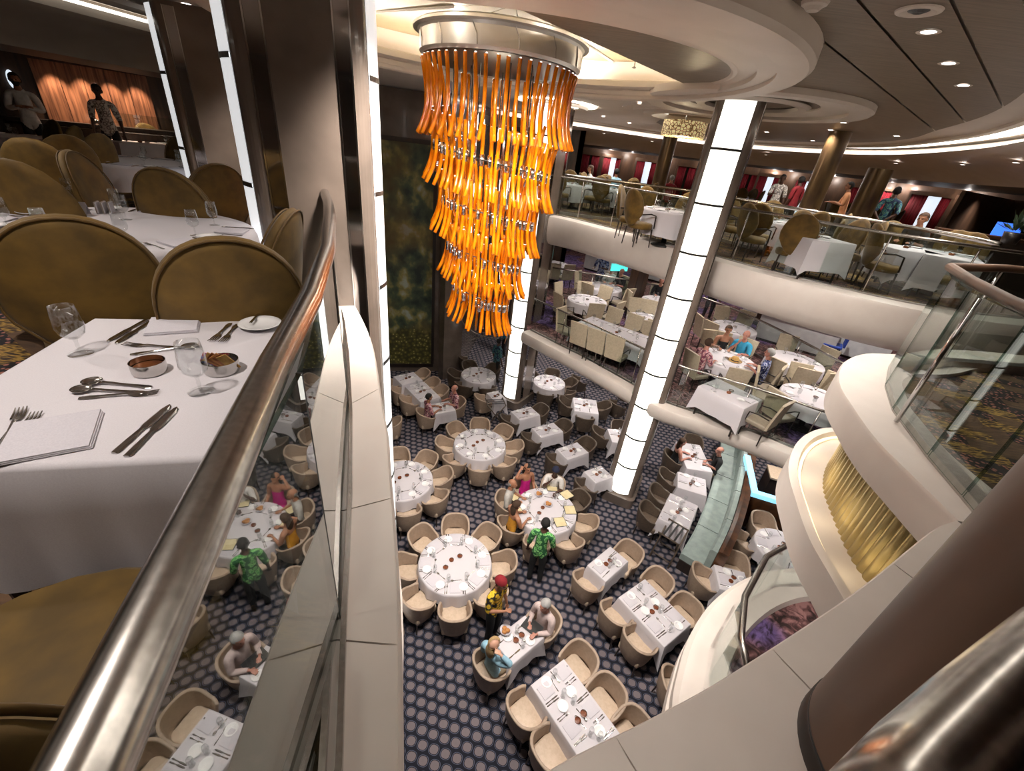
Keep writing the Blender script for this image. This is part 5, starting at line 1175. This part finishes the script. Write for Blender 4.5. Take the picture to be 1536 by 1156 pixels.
for (px, py), lb in (((122, 531), 'large stemmed glass at the left of the near cloth'), ((302, 588), 'stemmed glass in front of the two steel bowls')):
    p = at(px, py, ZT); put('glass', p.x, p.y, ZT+.002, 0, lb)
p = at(391, 490, ZT); put('plate', p.x, p.y, ZT+.002, 0, 'white bread plate half behind the steel handrail'); x, y, a, L = two(372, 492, 393, 470); k_ = put('knife', x+.01, y, ZT+.021, a, 'butter knife resting on the white bread plate'); k_.scale = (.7, .7, 1)
def open_bowl(p, r, h, m, lb, tilt=0):
    t = thing('steel_bowl', lb, 'bowl', (p.x, p.y, ZT+.003))
    bm = bmesh.new(); lathe(bm, [(0, 0), (r*.96, 0), (r, .006), (r*1.0, h), (r*.97, h), (r*.95, .006), (0, .006)], 36); to_obj('wall', bm, 'cutlery', t, True).data.set_sharp_from_angle(angle=radians(40)); return t
b1 = open_bowl(at(226, 558, ZT), .050, .040, 0, 'shallow brushed steel bowl left of the front glass'); b2 = open_bowl(at(334, 556, ZT), .056, .042, 0, 'steel bowl filled with sugar packets right of the front glass')
bm = bmesh.new(); lathe(bm, [(0, .022), (.045, .02)], 20); to_obj('butter_chips', bm, 'copper_bowl', b1, True)
for i, m in enumerate(['sugar_packets', 'straw', 'copper_bowl', 'bread', 'copper_bowl', 'straw']):
    a = i*1.1; bm = bmesh.new(); box(bm, -.034, .034, -.0018, .0018, -.018, .024, .001, Matrix.Translation((-.028+.011*i, .0, .034)) @ Matrix.Rotation(.5+.12*i, 4, 'Y') @ Matrix.Rotation(.35, 4, 'Z')); to_obj('sugar_packet', bm, m, b2)
q = Vector((-.90, .40, Z5)); nc_ = do_chair('oval', q, q+Vector((-.27, .96, 0)), Z5, 'gold velvet chair pulled up to the near side of the dressed table', 'chairs at the dressed table', 0); nc_.scale = (1.2, 1.1, 1.0)
# ================================================================ CHANDELIER
CH = Vector((-.62, 6.35, 0))
t = thing('chandelier', 'huge spiral chandelier of curved amber glass rods hanging from a steel ring', 'chandelier', (CH.x, CH.y, CZ+.85))
bm = bmesh.new(); lathe(bm, [(0, .28), (1.00, .28), (1.04, .26), (1.04, .235), (.99, .225), (.97, .20), (.97, .03), (.94, 0), (0, 0)], 64); to_obj('mount_ring', bm, 'ring_metal', t, True).data.set_sharp_from_angle(angle=radians(30))
bm = bmesh.new(); lathe(bm, [(.93, -.002), (0, -.002), (0, -.006), (.93, -.006)], 48); to_obj('mirror_plate', bm, 'dark_metal', t)
for k in range(14):
    a = 2*pi*k/14; bm = bmesh.new(); tube(bm, [(.972*cos(a), .972*sin(a), .21), (.975*cos(a+.05), .975*sin(a+.05), .12), (.972*cos(a+.06), .972*sin(a+.06), .03)], .006, 5); to_obj('ring_seam', bm, 'satin_metal', t)
L = .78; N = 9
bm = bmesh.new(); tube(bm, [(.10*(2*k/N-1)**2*(1 if k > N/2 else .55)-.0, 0, -L*k/N) for k in range(N+1)], .0225, 8); rod_me = to_obj('glass_rod', bm, 'amber_glass', t, True)
bm = bmesh.new(); tube(bm, [(0, 0, -.06), (0, 0, .06)], .030, 8); clip_me = to_obj('clip', bm, 'chrome', t, True)
bm = bmesh.new(); lathe(bm, [(0, .006), (.010, .006), (.014, -.004), (0, -.004)], 8); tip_me = to_obj('rod_cap', bm, 'column_light', t, True)
rods = []
def rad(z): return .33+.50*max(0, min(1, (z+2.9)/2.5))**.9          # z below the ring: 0 .. -3.6
for k in range(50): a = 2*pi*k/50; rods.append((.885, a, -.03, True))
zz, a = -.42, 2.3; nrod = 0
while zz > -2.86 and len(rods) < 296:
    r = rad(zz)*.99; rods.append((r+random.uniform(-.015, .015), a, zz, False)); a += .098/r; zz -= .62*(.098/r)/(2*pi)
first = True
for r, a, z, tp in rods:
    o = rod_me if first else rod_me.copy()
    if not first: COL.objects.link(o)
    first_ = first; first = False
    o.location = (r*cos(a), r*sin(a), z); o.rotation_euler = (random.uniform(-.05, .05), random.uniform(-.07, .03), a+random.uniform(-.25, .25))
    if not tp:
        c = clip_me.copy(); COL.objects.link(c); c.location = (r*cos(a), r*sin(a), z-L*.46); c.rotation_euler = (0, 0, a)
    if tp or random.random() < .5:
        c = tip_me.copy(); COL.objects.link(c); c.location = (o.location.x+.055*cos(a), o.location.y+.055*sin(a), z+.003)
bm = bmesh.new(); src = bmesh.new(); src.from_mesh(rod_me.data); zz, a = -.55, .4                # the inner spiral, past three hundred rods: one piece
while zz > -2.8:
    r = max(.16, rad(zz)-.17); mt = Matrix.Translation((r*cos(a), r*sin(a), zz)) @ Matrix.Rotation(a+random.uniform(-.3, .3), 4, 'Z') @ Matrix.Rotation(random.uniform(-.06, .06), 4, 'Y')
    tmp = {}
    for v in src.verts: tmp[v] = bm.verts.new(mt @ v.co)
    for f in src.faces: bm.faces.new([tmp[v] for v in f.verts])
    a += .12/r; zz -= .75*(.12/r)/(2*pi)
o = to_obj('inner_rods', bm, 'amber_glass', t, True); o['kind'] = 'stuff'; src.free()
bpy.data.objects.remove(clip_me); bpy.data.objects.remove(tip_me)
for k in range(16):
    a = 2*pi*k/16; r = .25+.16*(k % 3); z1 = -.4-.12*(k % 5); tubo('inner_tube', [(r*cos(a), r*sin(a), 0), (r*cos(a), r*sin(a), z1-1.2)], .009, 'chrome', t, 6)
for k in range(5): tubo('spiral_frame', [(rad(-.4-k*.62-.62*j/20)*.93*cos(2.3+2*pi*j/20), rad(-.4-k*.62-.62*j/20)*.93*sin(2.3+2*pi*j/20), -.78-k*.60-.60*j/20) for j in range(21)], .008, 'dark_metal', t, 5)
for z, e in ((-.5, 24), (-1.5, 18), (-2.6, 13)): lamp('ambient_fill', 'POINT', (0, 0, z), e, t, (1, .84, .62), .10)  # point lights added among the rods to lift the ambient light
# ================================================================ PEOPLE
import numpy as np
def skinm(n, c): noisy(n, lin(c), lin(tuple(v*.9 for v in c)), 14, .55)
skinm('skin_light', (206, 158, 134)); skinm('skin_tan', (170, 118, 90)); skinm('skin_dark', (84, 56, 44)); skinm('skin_red', (190, 132, 114))
cloth_mat('hair_black', (.012, .01, .009)); cloth_mat('hair_brown', (.06, .03, .016)); cloth_mat('hair_grey', (.36, .35, .34)); cloth_mat('hair_blonde', (.40, .26, .12))
cloth_mat('cloth_black', (.012, .012, .014)); cloth_mat('cloth_white', lin((222, 218, 214))); cloth_mat('cloth_grey', lin((186, 182, 176))); cloth_mat('cloth_pinkish', lin((206, 186, 182)))
cloth_mat('cloth_magenta', lin((200, 20, 130))); cloth_mat('cloth_blue', lin((60, 160, 200))); cloth_mat('cloth_skyblue', lin((150, 190, 210))); cloth_mat('cloth_khaki', lin((150, 132, 108))); cloth_mat('cloth_yellow', lin((226, 160, 50))); cloth_mat('cloth_navy', lin((30, 34, 60))); cloth_mat('cloth_red', lin((128, 20, 30))); cloth_mat('cloth_orange', lin((214, 150, 106)))
print_mat('print_floral_pink', lin((190, 100, 110)), lin((224, 200, 196)), lin((120, 60, 80))); print_mat('print_green', lin((60, 150, 70)), lin((150, 210, 130)), lin((30, 90, 50)), 16)
print_mat('print_yellow', lin((220, 170, 30)), lin((236, 196, 50)), lin((30, 24, 16)), 14); print_mat('print_blue', lin((30, 80, 110)), lin((90, 140, 120)), lin((20, 40, 70)), 14)
print_mat('print_white', lin((220, 216, 210)), lin((60, 50, 52)), lin((226, 220, 214)), 14); print_mat('print_navy', lin((40, 60, 130)), lin((200, 206, 226)), lin((30, 40, 90)), 16)
LM = {}
def pose(name, seated, arms, lean=0.0, head=(0, 0)):
    """arms: for each side (elbow, wrist, finger direction), right side then left, relative to the shoulder"""
    J_, E_, LB = [], [], []
    def v(p, r, par=None, lab=None):
        J_.append((Vector(p), r)); i = len(J_)-1
        if par is not None: E_.append((par, i)); LB.append(lab)
        return i
    zb = .50 if seated else .93
    def up(y, z): return (0, y+lean*(z), zb+z)
    pel = v(up(0, 0), (.150, .115)); wa = v(up(.0, .17), (.128, .10), pel, 'torso'); ch = v(up(.01, .36), (.150, .112), wa, 'torso'); nb = v(up(0, .51), (.07, .065), ch, 'torso')
    nk = v(up(.01, .57), (.052, .052), nb, 'neck'); hd = v(up(.025+head[1], .66), (.06, .065), nk, 'head')
    HC = J_[hd][0]+Vector((head[0], .0, .04))
    for sx, ar in ((1, arms[0]), (-1, arms[1])):
        hp = v((sx*.085, .0, zb-.04), (.09, .09), pel, 'hip')
        if seated: kn = v((sx*.11, .40, zb-.02), (.060, .060), hp, 'thigh'); an = v((sx*.11, .36, .10), (.038, .042), kn, 'shin'); to = v((sx*.12, .50, .04), (.036, .028), an, 'foot')
        else: kn = v((sx*.10, .03, .49), (.062, .062), hp, 'thigh'); an = v((sx*.11, .0, .09), (.038, .042), kn, 'shin'); to = v((sx*.12, .15, .035), (.038, .028), an, 'foot')
        sh = v((sx*.175, J_[nb][0].y, zb+.475), (.062, .062), nb, 'shoulder'); S_ = J_[sh][0]
        e = Vector(ar[0]); e.x *= sx; w = Vector(ar[1]); w.x *= sx; fd = Vector(ar[2]); fd.x *= sx; fd.normalize()
        el = v(S_+e, (.042, .042), sh, 'upper'); wr = v(S_+w, (.027, .024), el, 'fore')
        pm = v(J_[wr][0]+fd*.055, (.032, .018), wr, 'hand'); P0 = J_[pm][0]
        sd = fd.cross(Vector((0, 0, 1))); sd = sd.normalized() if sd.length > .1 else Vector((1, 0, 0)); dn = Vector((0, 0, -1)) if abs(fd.z) < .7 else Vector((0, 1, 0))
        for q_, l in ((-.030, .060), (-.010, .074), (.011, .070), (.031, .052)):
            a = v(P0+sd*q_+fd*.018, (.010, .010), pm, 'hand'); b = v(P0+sd*q_*1.15+fd*(.018+l*.55)+dn*.006, (.0088, .0088), a, 'hand'); v(P0+sd*q_*1.2+fd*(.018+l)+dn*.022, (.0075, .0075), b, 'hand')
        ts = -sx if sd.x*sx > 0 else sx; ts = -1 if (sd*1.0).x*sx > 0 else 1
        a = v(P0+sd*ts*.030-fd*.022, (.011, .011), pm, 'hand'); v(P0+sd*ts*.060+fd*.012+dn*.01, (.0095, .0095), a, 'hand')
    me = bpy.data.meshes.new('s'); me.from_pydata([j[0] for j in J_], E_, []); o = bpy.data.objects.new('s', me); COL.objects.link(o)
    sk = o.modifiers.new('k', 'SKIN'); sk.use_smooth_shade = True; sk.branch_smoothing = .6
    for i, (p, r) in enumerate(J_): me.skin_vertices[0].data[i].radius = r
    me.skin_vertices[0].data[0].use_root = True
    o.modifiers.new('u', 'SUBSURF').levels = 2
    dg = bpy.context.evaluated_depsgraph_get(); m1 = bpy.data.meshes.new_from_object(o.evaluated_get(dg)); bpy.data.objects.remove(o)
    bm = bmesh.new(); bm.from_mesh(m1)
    def ball(c, r, seg=20):
        g = bmesh.ops.create_uvsphere(bm, u_segments=seg, v_segments=seg//2+2, radius=1); bmesh.ops.transform(bm, matrix=Matrix.Translation(c) @ Matrix.Diagonal((*r, 1)), verts=g['verts'])
    ball(HC+Vector((0, -.008, .045)), (.076, .094, .088)); ball(HC+Vector((0, .024, -.025)), (.055, .062, .066)); ball(HC+Vector((0, .055, -.062)), (.030, .030, .024))
    ball(HC+Vector((0, .098, .0)), (.012, .017, .022), 10); ball(HC+Vector((0, .085, -.040)), (.022, .010, .007), 10); ball(HC+Vector((0, .083, .035)), (.048, .012, .010), 10)
    for sx in (-1, 1): ball(HC+Vector((sx*.077, -.005, .005)), (.010, .018, .028), 10)
    m2 = bpy.data.meshes.new('p'); bm.to_mesh(m2); bm.free(); o = bpy.data.objects.new('p', m2); COL.objects.link(o)
    rm = o.modifiers.new('r', 'REMESH'); rm.mode = 'VOXEL'; rm.voxel_size = .0095; rm.use_smooth_shade = True
    sm = o.modifiers.new('m', 'SMOOTH'); sm.factor = .4; sm.iterations = 2
    dg = bpy.context.evaluated_depsgraph_get(); body = bpy.data.meshes.new_from_object(o.evaluated_get(dg)); bpy.data.objects.remove(o)
    nv = len(body.vertices); co = np.empty(nv*3); body.vertices.foreach_get('co', co); co = co.reshape(-1, 3); no = np.empty(nv*3); body.vertices.foreach_get('normal', no); no = no.reshape(-1, 3)
    best = np.full(nv, 9.); lab = np.zeros(nv, int); names = sorted(set(LB))
    for (a, b), l in zip(E_, LB):
        A, B = np.array(J_[a][0]), np.array(J_[b][0]); d = B-A; t_ = np.clip(((co-A)@d)/max(1e-9, d@d), 0, 1); r_ = J_[a][1][0]*(1-t_)+J_[b][1][0]*t_; dist = np.linalg.norm(co-(A+t_[:, None]*d), axis=1)-r_
        m_ = dist < best; best[m_] = dist[m_]; lab[m_] = names.index(l)
    polys = [tuple(p.vertices) for p in body.polygons]; nm = np.array(names)[lab]
    hc = np.array(HC); ish = (nm == 'head') | (nm == 'neck') & (co[:, 2] > hc[2]-.1) | (np.linalg.norm(co-hc, axis=1) < .10)
    def sub(mask, off, jit=0):
        idx = {}; vs = []; fs = []
        for p in polys:
            if all(mask[i] for i in p):
                f = []
                for i in p:
                    if i not in idx: idx[i] = len(vs); vs.append(tuple(co[i]+no[i]*off))
                    f.append(idx[i])
                fs.append(f)
        m = bpy.data.meshes.new('c'); m.from_pydata(vs, [], fs); m.polygons.foreach_set('use_smooth', [True]*len(fs)); return m
    isin = lambda *L: np.isin(nm, L)
    dS = {}
    low = co[:, 2] < zb-.02
    sh_half = isin('upper')
    dS['body'] = body
    dS['shirt_short'] = sub((isin('torso', 'shoulder', 'upper') & ~ish) | (isin('hip') & (co[:, 2] > zb-.02)), .013)
    dS['shirt_long'] = sub((isin('torso', 'shoulder', 'upper', 'fore') & ~ish) | (isin('hip') & (co[:, 2] > zb-.02)), .013)
    dS['top'] = sub(isin('torso') & ~ish & (co[:, 2] < zb+.40) | (isin('hip') & (co[:, 2] > zb-.02)), .010)
    dS['trousers'] = sub(isin('hip', 'thigh', 'shin') | (isin('torso') & (co[:, 2] < zb+.06)), .010)
    dS['shorts'] = sub(isin('hip', 'thigh') | (isin('torso') & (co[:, 2] < zb+.06)), .012)
    dS['shoes'] = sub(isin('foot'), .009)
    r = co-hc
    dS['hair'] = sub(ish & ((r[:, 2] > .075) | ((r[:, 1] < -.01) & (r[:, 2] > -.045)) | ((r[:, 2] > .045) & (r[:, 1] < .04))), .012)
    dS['hair_thin'] = sub(ish & ((r[:, 1] < -.01) & (r[:, 2] > -.04) & (r[:, 2] < .07)), .006)
    dS['cap'] = sub(ish & (r[:, 2] > .055), .020)
    dS['mask'] = sub(ish & (r[:, 1] > .03) & (r[:, 2] < -.005) & (r[:, 2] > -.085), .006)
    bm = bmesh.new(); g = bmesh.ops.create_uvsphere(bm, u_segments=16, v_segments=12, radius=1); bmesh.ops.transform(bm, matrix=Matrix.Translation(HC+Vector((0, -.075, -.10))) @ Matrix.Diagonal((.085, .05, .15, 1)), verts=g['verts']); m = bpy.data.meshes.new('l'); bm.to_mesh(m); bm.free(); m.polygons.foreach_set('use_smooth', [True]*len(m.polygons)); dS['long_hair'] = m
    LM[name] = (dS, HC, [J_[i][0] for i in range(len(J_)) if False])
TABLE = ((.05, .06, -.24), (-.05, .27, -.18), (-.25, 1, -.05)); CHIN = ((.03, .16, -.20), (-.10, .18, .02), (-.3, .2, 1)); HEADUP = ((.16, .08, .10), (.02, .0, .22), (-.6, -.3, .4)); LAP = ((.05, .02, -.27), (-.04, .24, -.30), (-.1, 1, -.1))
DOWN = ((.06, -.02, -.29), (.08, .06, -.54), (0, .15, -1)); HOLD = ((.06, .02, -.27), (-.08, .24, -.20), (-.7, .6, .1)); BACK = ((.07, -.10, -.27), (-.10, -.18, -.44), (-.8, 0, -.6)); CROSS = ((.08, .04, -.26), (-.16, .17, -.20), (-1, .1, .1)); REACH = ((.06, .10, -.25), (.04, .34, -.22), (0, 1, -.1))
pose('sit_table', True, (TABLE, TABLE), .04); pose('sit_chin', True, (CHIN, TABLE), .10); pose('sit_read', True, (HOLD, TABLE), -.02, (0, .03)); pose('sit_arm', True, (HEADUP, LAP), -.10); 
pose('stand_hold', False, (HOLD, DOWN), .02, (0, .02)); pose('stand_down', False, (DOWN, DOWN)); pose('stand_back', False, (BACK, BACK), .0); pose('stand_cross', False, (CROSS, CROSS), 0); pose('stand_reach', False, (REACH, HOLD), .12)
def person(ps, loc, rz, label, shirt, skin='skin_light', hair='hair_brown', pants='cloth_black', sl='shirt_short', hairk='hair', legsk='trousers', extras=()):
    dS, HC, _ = LM[ps]; t = thing('person', label, 'person', loc, rz)
    def add(key, nm, m):
        o = bpy.data.objects.new(nm, dS[key]); COL.objects.link(o); o.parent = t
        if not dS[key].materials: dS[key].materials.append(None)
        o.material_slots[0].link = 'OBJECT'; o.material_slots[0].material = MATS[m]; return o
    add('body', 'body', skin); add(sl, 'shirt' if sl != 'top' else 'top', shirt); add(legsk, 'trousers' if legsk == 'trousers' else 'shorts', pants); add('shoes', 'shoes', 'shoe_black'); add(hairk, 'hair', hair)
    for k, nm, m in extras: add(k, nm, m)
    for sx in (-1, 1):
        bm = bmesh.new(); bmesh.ops.create_uvsphere(bm, u_segments=8, v_segments=6, radius=.0085); e = to_obj('eye', bm, 'hair_black', t, True); e.location = HC+Vector((sx*.030, .083, .018))
    return t
def seat_person(key, k, ps, label, *a, dz=0.0, fwd=.02, turn=0, **kw):
    p, d, zf = OCC[key, k]; q = p+d*fwd; return person(ps, (q.x, q.y, zf+dz), atan2(-d.x, d.y)+turn, label, *a, **kw)
def nearest(key, px, py, z=.5):
    best = None
    for (kk, i), (p, d, zf) in OCC.items():
        if kk == key:
            u, v = pj((p.x, p.y, zf+.6)); D = hypot(u-px, v-py)
            if best is None or D < best[0]: best = (D, i)
    return best[1]
SEATED = [
 ('R3', 634, 612, 'sit_table', 'seated person with dark hair in a pink floral shirt, back half turned', 'print_floral_pink', dict(skin='skin_tan', hair='hair_black')),
 ('R3', 690, 600, 'sit_table', 'seated man in a faded red floral shirt at the right of the floral couple', 'print_floral_pink', dict(skin='skin_red', hair='hair_grey', hairk='hair_thin')),
 ('D', 752, 738, 'sit_read', 'seated bald man in a pale grey shirt reading a menu', 'cloth_grey', dict(skin='skin_tan', hairk='hair_thin', hair='hair_grey', pants='cloth_navy')),
 ('D', 784, 716, 'sit_arm', 'seated woman in a bright magenta top with one arm raised', 'cloth_magenta', dict(skin='skin_tan', hair='hair_black', sl='top', pants='cloth_magenta', extras=(('long_hair', 'long_hair', 'hair_black'),))),
 ('D', 822, 708, 'sit_chin', 'seated man in a white tee and dark cap at the menu table', 'cloth_white', dict(skin='skin_dark', hair='hair_black', extras=(('cap', 'cap', 'cloth_navy'),))),
 ('D', 765, 778, 'sit_table', 'seated woman in a yellow top with long dark hair over a menu', 'cloth_yellow', dict(skin='skin_tan', hair='hair_brown', sl='top', extras=(('long_hair', 'long_hair', 'hair_brown'),))),
 ('R17', 822, 930, 'sit_read', 'seated grey-haired man in a pinkish shirt reading a dark tablet', 'cloth_pinkish', dict(skin='skin_red', hair='hair_grey', sl='shirt_long', pants='cloth_khaki')),
 ('R17', 737, 998, 'sit_arm', 'seated woman with blonde hair in a light blue shirt', 'cloth_skyblue', dict(skin='skin_light', hair='hair_blonde', sl='shirt_long', pants='cloth_khaki', extras=(('long_hair', 'long_hair', 'hair_blonde'),))),
 ('R11', 1010, 688, 'sit_table', 'seated woman with long brown hair and bare arms at the far booth table', 'cloth_black', dict(skin='skin_red', hair='hair_brown', sl='top', extras=(('long_hair', 'long_hair', 'hair_brown'),))),
 ('R11', 1072, 705, 'sit_read', 'seated man in a dark shirt on the seafoam booth', 'cloth_black', dict(skin='skin_red', hair='hair_grey', hairk='hair_thin', pants='cloth_khaki')),
 ('M3', 917, 420, 'sit_table', 'seated woman with white hair and white blouse on the middle deck', 'cloth_white', dict(hair='hair_grey')),
 ('M3', 934, 428, 'sit_table', 'seated man in black beside the woman in white', 'cloth_black', dict(skin='skin_red', hair='hair_grey', hairk='hair_thin')),
 ('M6', 977, 452, 'sit_table', 'seated bald man in black left of the tall lit column', 'cloth_black', dict(skin='skin_red', hair='hair_grey', hairk='hair_thin', sl='shirt_long')),
 ('M8', 1045, 530, 'sit_table', 'seated woman in a coral floral shirt at the left of the family table', 'print_floral_pink', dict(skin='skin_red', hair='hair_brown')),
 ('M8', 1080, 512, 'sit_table', 'seated woman in a black top behind the family table', 'cloth_black', dict(skin='skin_tan', hair='hair_brown', sl='top')),
 ('M8', 1122, 522, 'sit_chin', 'seated bald man in a bright blue polo shirt', 'cloth_blue', dict(skin='skin_red', hair='hair_grey', hairk='hair_thin')),
 ('M8', 1140, 552, 'sit_table', 'seated grey-haired person in a blue patterned shirt', 'print_navy', dict(skin='skin_red', hair='hair_grey')),
]
used_seat = set()
for key, px, py, ps, lb, sh, kw in SEATED:
    i = nearest(key, px, py)
    if (key, i) in used_seat: print('seat clash', lb)
    used_seat.add((key, i)); seat_person(key, i, ps, lb, sh, **kw)
def stand(ps, px, py, zf, look, lb, sh, **kw):
    p = at(px, py, zf); d = Vector((cos(radians(look)), sin(radians(look)), 0)); return person(ps, (p.x, p.y, zf), atan2(-d.x, d.y), lb, sh, **kw)
stand('stand_hold', 800, 872, Z3, 75, 'standing waiter in a green floral shirt and black trousers beside the menu table', 'print_green', skin='skin_dark', hair='hair_black')
stand('stand_hold', 735, 958, Z3, -35, 'standing waiter in a yellow and black shirt and red patterned cap', 'print_yellow', skin='skin_tan', hair='hair_black', extras=(('cap', 'cap', 'cloth_red'),))
stand('stand_down', 742, 572, Z3, 40, 'standing waiter in a grey-blue shirt beside the far lit column', 'print_blue', skin='skin_dark', hair='hair_black')
stand('stand_hold', 755, 535, Z3, 200, 'standing waiter in a teal shirt in the far recess', 'cloth_blue', skin='skin_tan', hair='hair_black')
stand('stand_reach', 893, 446, Z4, 250, 'standing waiter in a dark blue patterned shirt serving on the middle deck', 'print_navy', skin='skin_dark', hair='hair_black')
stand('stand_down', 1057, 480, Z4, 260, 'standing waiter in dark clothes right of the tall lit column, middle deck', 'cloth_black', skin='skin_dark', hair='hair_black')
stand('stand_back', 1296, 384, Z5, 45, 'standing waiter in a blue patterned shirt with hands behind his back', 'print_blue', skin='skin_dark', hair='hair_black')
def far_person(ps, px, py, dist, look, lb, sh, **kw):
    h = ray_hit(px, (-30, dist), (40, dist), py); return person(ps, (h.x, h.y, Z5), radians(look), lb, sh, **kw)
far_person('stand_hold', 1166, 290, 15.5, 150, 'standing person in a black and white floral shirt on the far upper balcony', 'print_white', skin='skin_dark', hair='hair_black')
far_person('stand_down', 1192, 298, 15.0, 20, 'standing person in a dark red shirt beside the floral-shirted one', 'cloth_red', skin='skin_dark', hair='hair_black')
far_person('stand_reach', 1267, 310, 14.0, 60, 'standing waiter in an orange shirt between the two right pillars', 'cloth_orange', skin='skin_tan', hair='hair_black')
far_person('sit_table', 885, 270, 17.0, 90, 'seated woman with long hair at the left end of the upper balcony', 'cloth_grey', skin='skin_tan', hair='hair_brown', extras=(('long_hair', 'long_hair', 'hair_brown'),))
far_person('sit_table', 922, 275, 16.6, 0, 'seated man in a light blue shirt behind the gold chairs', 'cloth_skyblue', skin='skin_tan', hair='hair_black')
far_person('sit_table', 1006, 277, 17.5, 0, 'seated person in dark red beside the left bronze pillar', 'cloth_red', skin='skin_tan', hair='hair_grey')
far_person('sit_table', 1378, 343, 9.2, 120, 'seated person in black behind the standing blue-shirted waiter', 'cloth_black', skin='skin_tan', hair='hair_brown')
h = ray_hit(34, (-12.0, 8.2), (-8.2, 11.6), 150); person('stand_cross', (h.x, h.y, Z5+.02), radians(-140), 'standing woman in a white blouse with crossed arms by the bar', 'cloth_white', skin='skin_tan', hair='hair_black', sl='shirt_long', extras=(('mask', 'face_mask', 'cloth_black'),))
h = ray_hit(150, (-12.0, 8.3), (-8.2, 11.7), 150); person('stand_down', (h.x, h.y, Z5+.02), radians(-150), 'dark silhouette of a man in a patterned waistcoat at the bar', 'print_white', skin='skin_dark', hair='hair_black')
# things held or lying among the diners
def flat_menu(px, py, rz, lb, m='menu_cream', w=.13, h=.19):
    p = at(px, py, .75); t = thing('menu', lb, 'menu', (p.x, p.y, .755), rz); bxo('cover', (-w, w, -h*.7, h*.7, 0, .006), 'menu_black', t); bxo('page', (-w+.012, w-.012, -h*.7+.012, h*.7-.012, .006, .009), m, t)
flat_menu(828, 731, .1, 'open cream menu at the far side of the menu table'); flat_menu(850, 742, -.9, 'open cream menu at the far right of the menu table'); flat_menu(855, 765, -1.4, 'open cream menu at the right of the menu table')
flat_menu(840, 783, .3, 'cream menu at the near right of the menu table'); flat_menu(774, 765, .5, 'cream menu held before the woman in yellow'); flat_menu(770, 745, 1.2, 'cream menu in front of the bald man')
p = at(799, 938, .80); t = thing('tablet', 'dark tablet menu in the hands of the pink-shirted man', 'tablet', (p.x, p.y, .77), -.6); bxo('case', (-.16, .16, -.11, .11, 0, .012), 'menu_black', t); bxo('screen', (-.14, .14, -.095, .095, .012, .014), 'black_plastic', t)
for px, py, z, lb in ((758, 947, .75, 'bread basket on the couple\'s table'), (808, 742, .75, 'white napkin-lined bread basket on the menu table'), (822, 757, .75, 'second bread basket at the middle of the menu table')):
    p = at(px, py, z); t = thing('bread_basket', lb, 'basket', (p.x, p.y, z)); bm = bmesh.new(); lathe(bm, [(0, 0), (.07, 0), (.10, .06), (.092, .06), (.065, .008), (0, .008)], 16); to_obj('basket', bm, 'linen_napkin', t, True)
    for k in range(3):
        bm = bmesh.new(); bmesh.ops.create_uvsphere(bm, u_segments=10, v_segments=8, radius=.036); bmesh.ops.scale(bm, vec=(1.2, 1, .8), verts=bm.verts); r_ = to_obj('bread_roll', bm, 'bread', t, True); r_.location = (.035*cos(k*2.1), .035*sin(k*2.1), .045)
p = at(1103, 538, Z4+.8); t = thing('straw_hat', 'straw hat lying on the family table', 'hat', (p.x, p.y, Z4+.748)); bm = bmesh.new(); lathe(bm, [(.17, .012), (.15, .004), (.095, .008), (.09, .07), (.07, .10), (0, .105)], 24); to_obj('crown_and_brim', bm, 'straw', t, True); bm = bmesh.new(); lathe(bm, [(.097, .012), (.0945, .035)], 24); to_obj('band', bm, 'cloth_black', t, True)
for kk in list(PROTO.values())+list(PI_.values()):
    if kk.name not in USED:
        for c in list(kk.children): bpy.data.objects.remove(c)
        bpy.data.objects.remove(kk)
# ---- loose chairs along the far rail
for px, py, lk, lb in ((1119, 347, 15, 'gold chair seen sideways just right of the tall lit column'), (1180, 366, 60, 'gold chair seen from behind against the far rail'), (1268, 372, 160, 'gold chair facing left against the far rail'), (1322, 388, -15, 'pale gold armchair seen sideways behind the waiter in blue')):
    p = at(px, py, Z5+.6)+Vector((.36, .38, 0)); p.z = Z5; do_chair('oval2', p, p+Vector((cos(radians(lk)), sin(radians(lk)), 0)), Z5, lb, 'gold chairs along the far rail', 0)
# ---- ordinals for the ceiling lights, from left to right in the photo
ORD = ['leftmost', 'second', 'third', 'fourth', 'fifth', 'sixth', 'seventh', 'eighth', 'ninth', 'tenth', 'eleventh', 'twelfth', 'thirteenth']
GR = {}
for o in bpy.data.objects:
    if o.get('category') == 'downlight': GR.setdefault(o.get('group'), []).append(o)
GR.pop(None, None)
for g, L_ in GR.items():
    if len({o['label'] for o in L_}) == 1 and len(L_) > 1:
        L_.sort(key=lambda o: pj(o.location)[0])
        for i, o in enumerate(L_): o['label'] = '%s%s of the %s' % (ORD[i], '' if i == 0 else ' from the left', g)
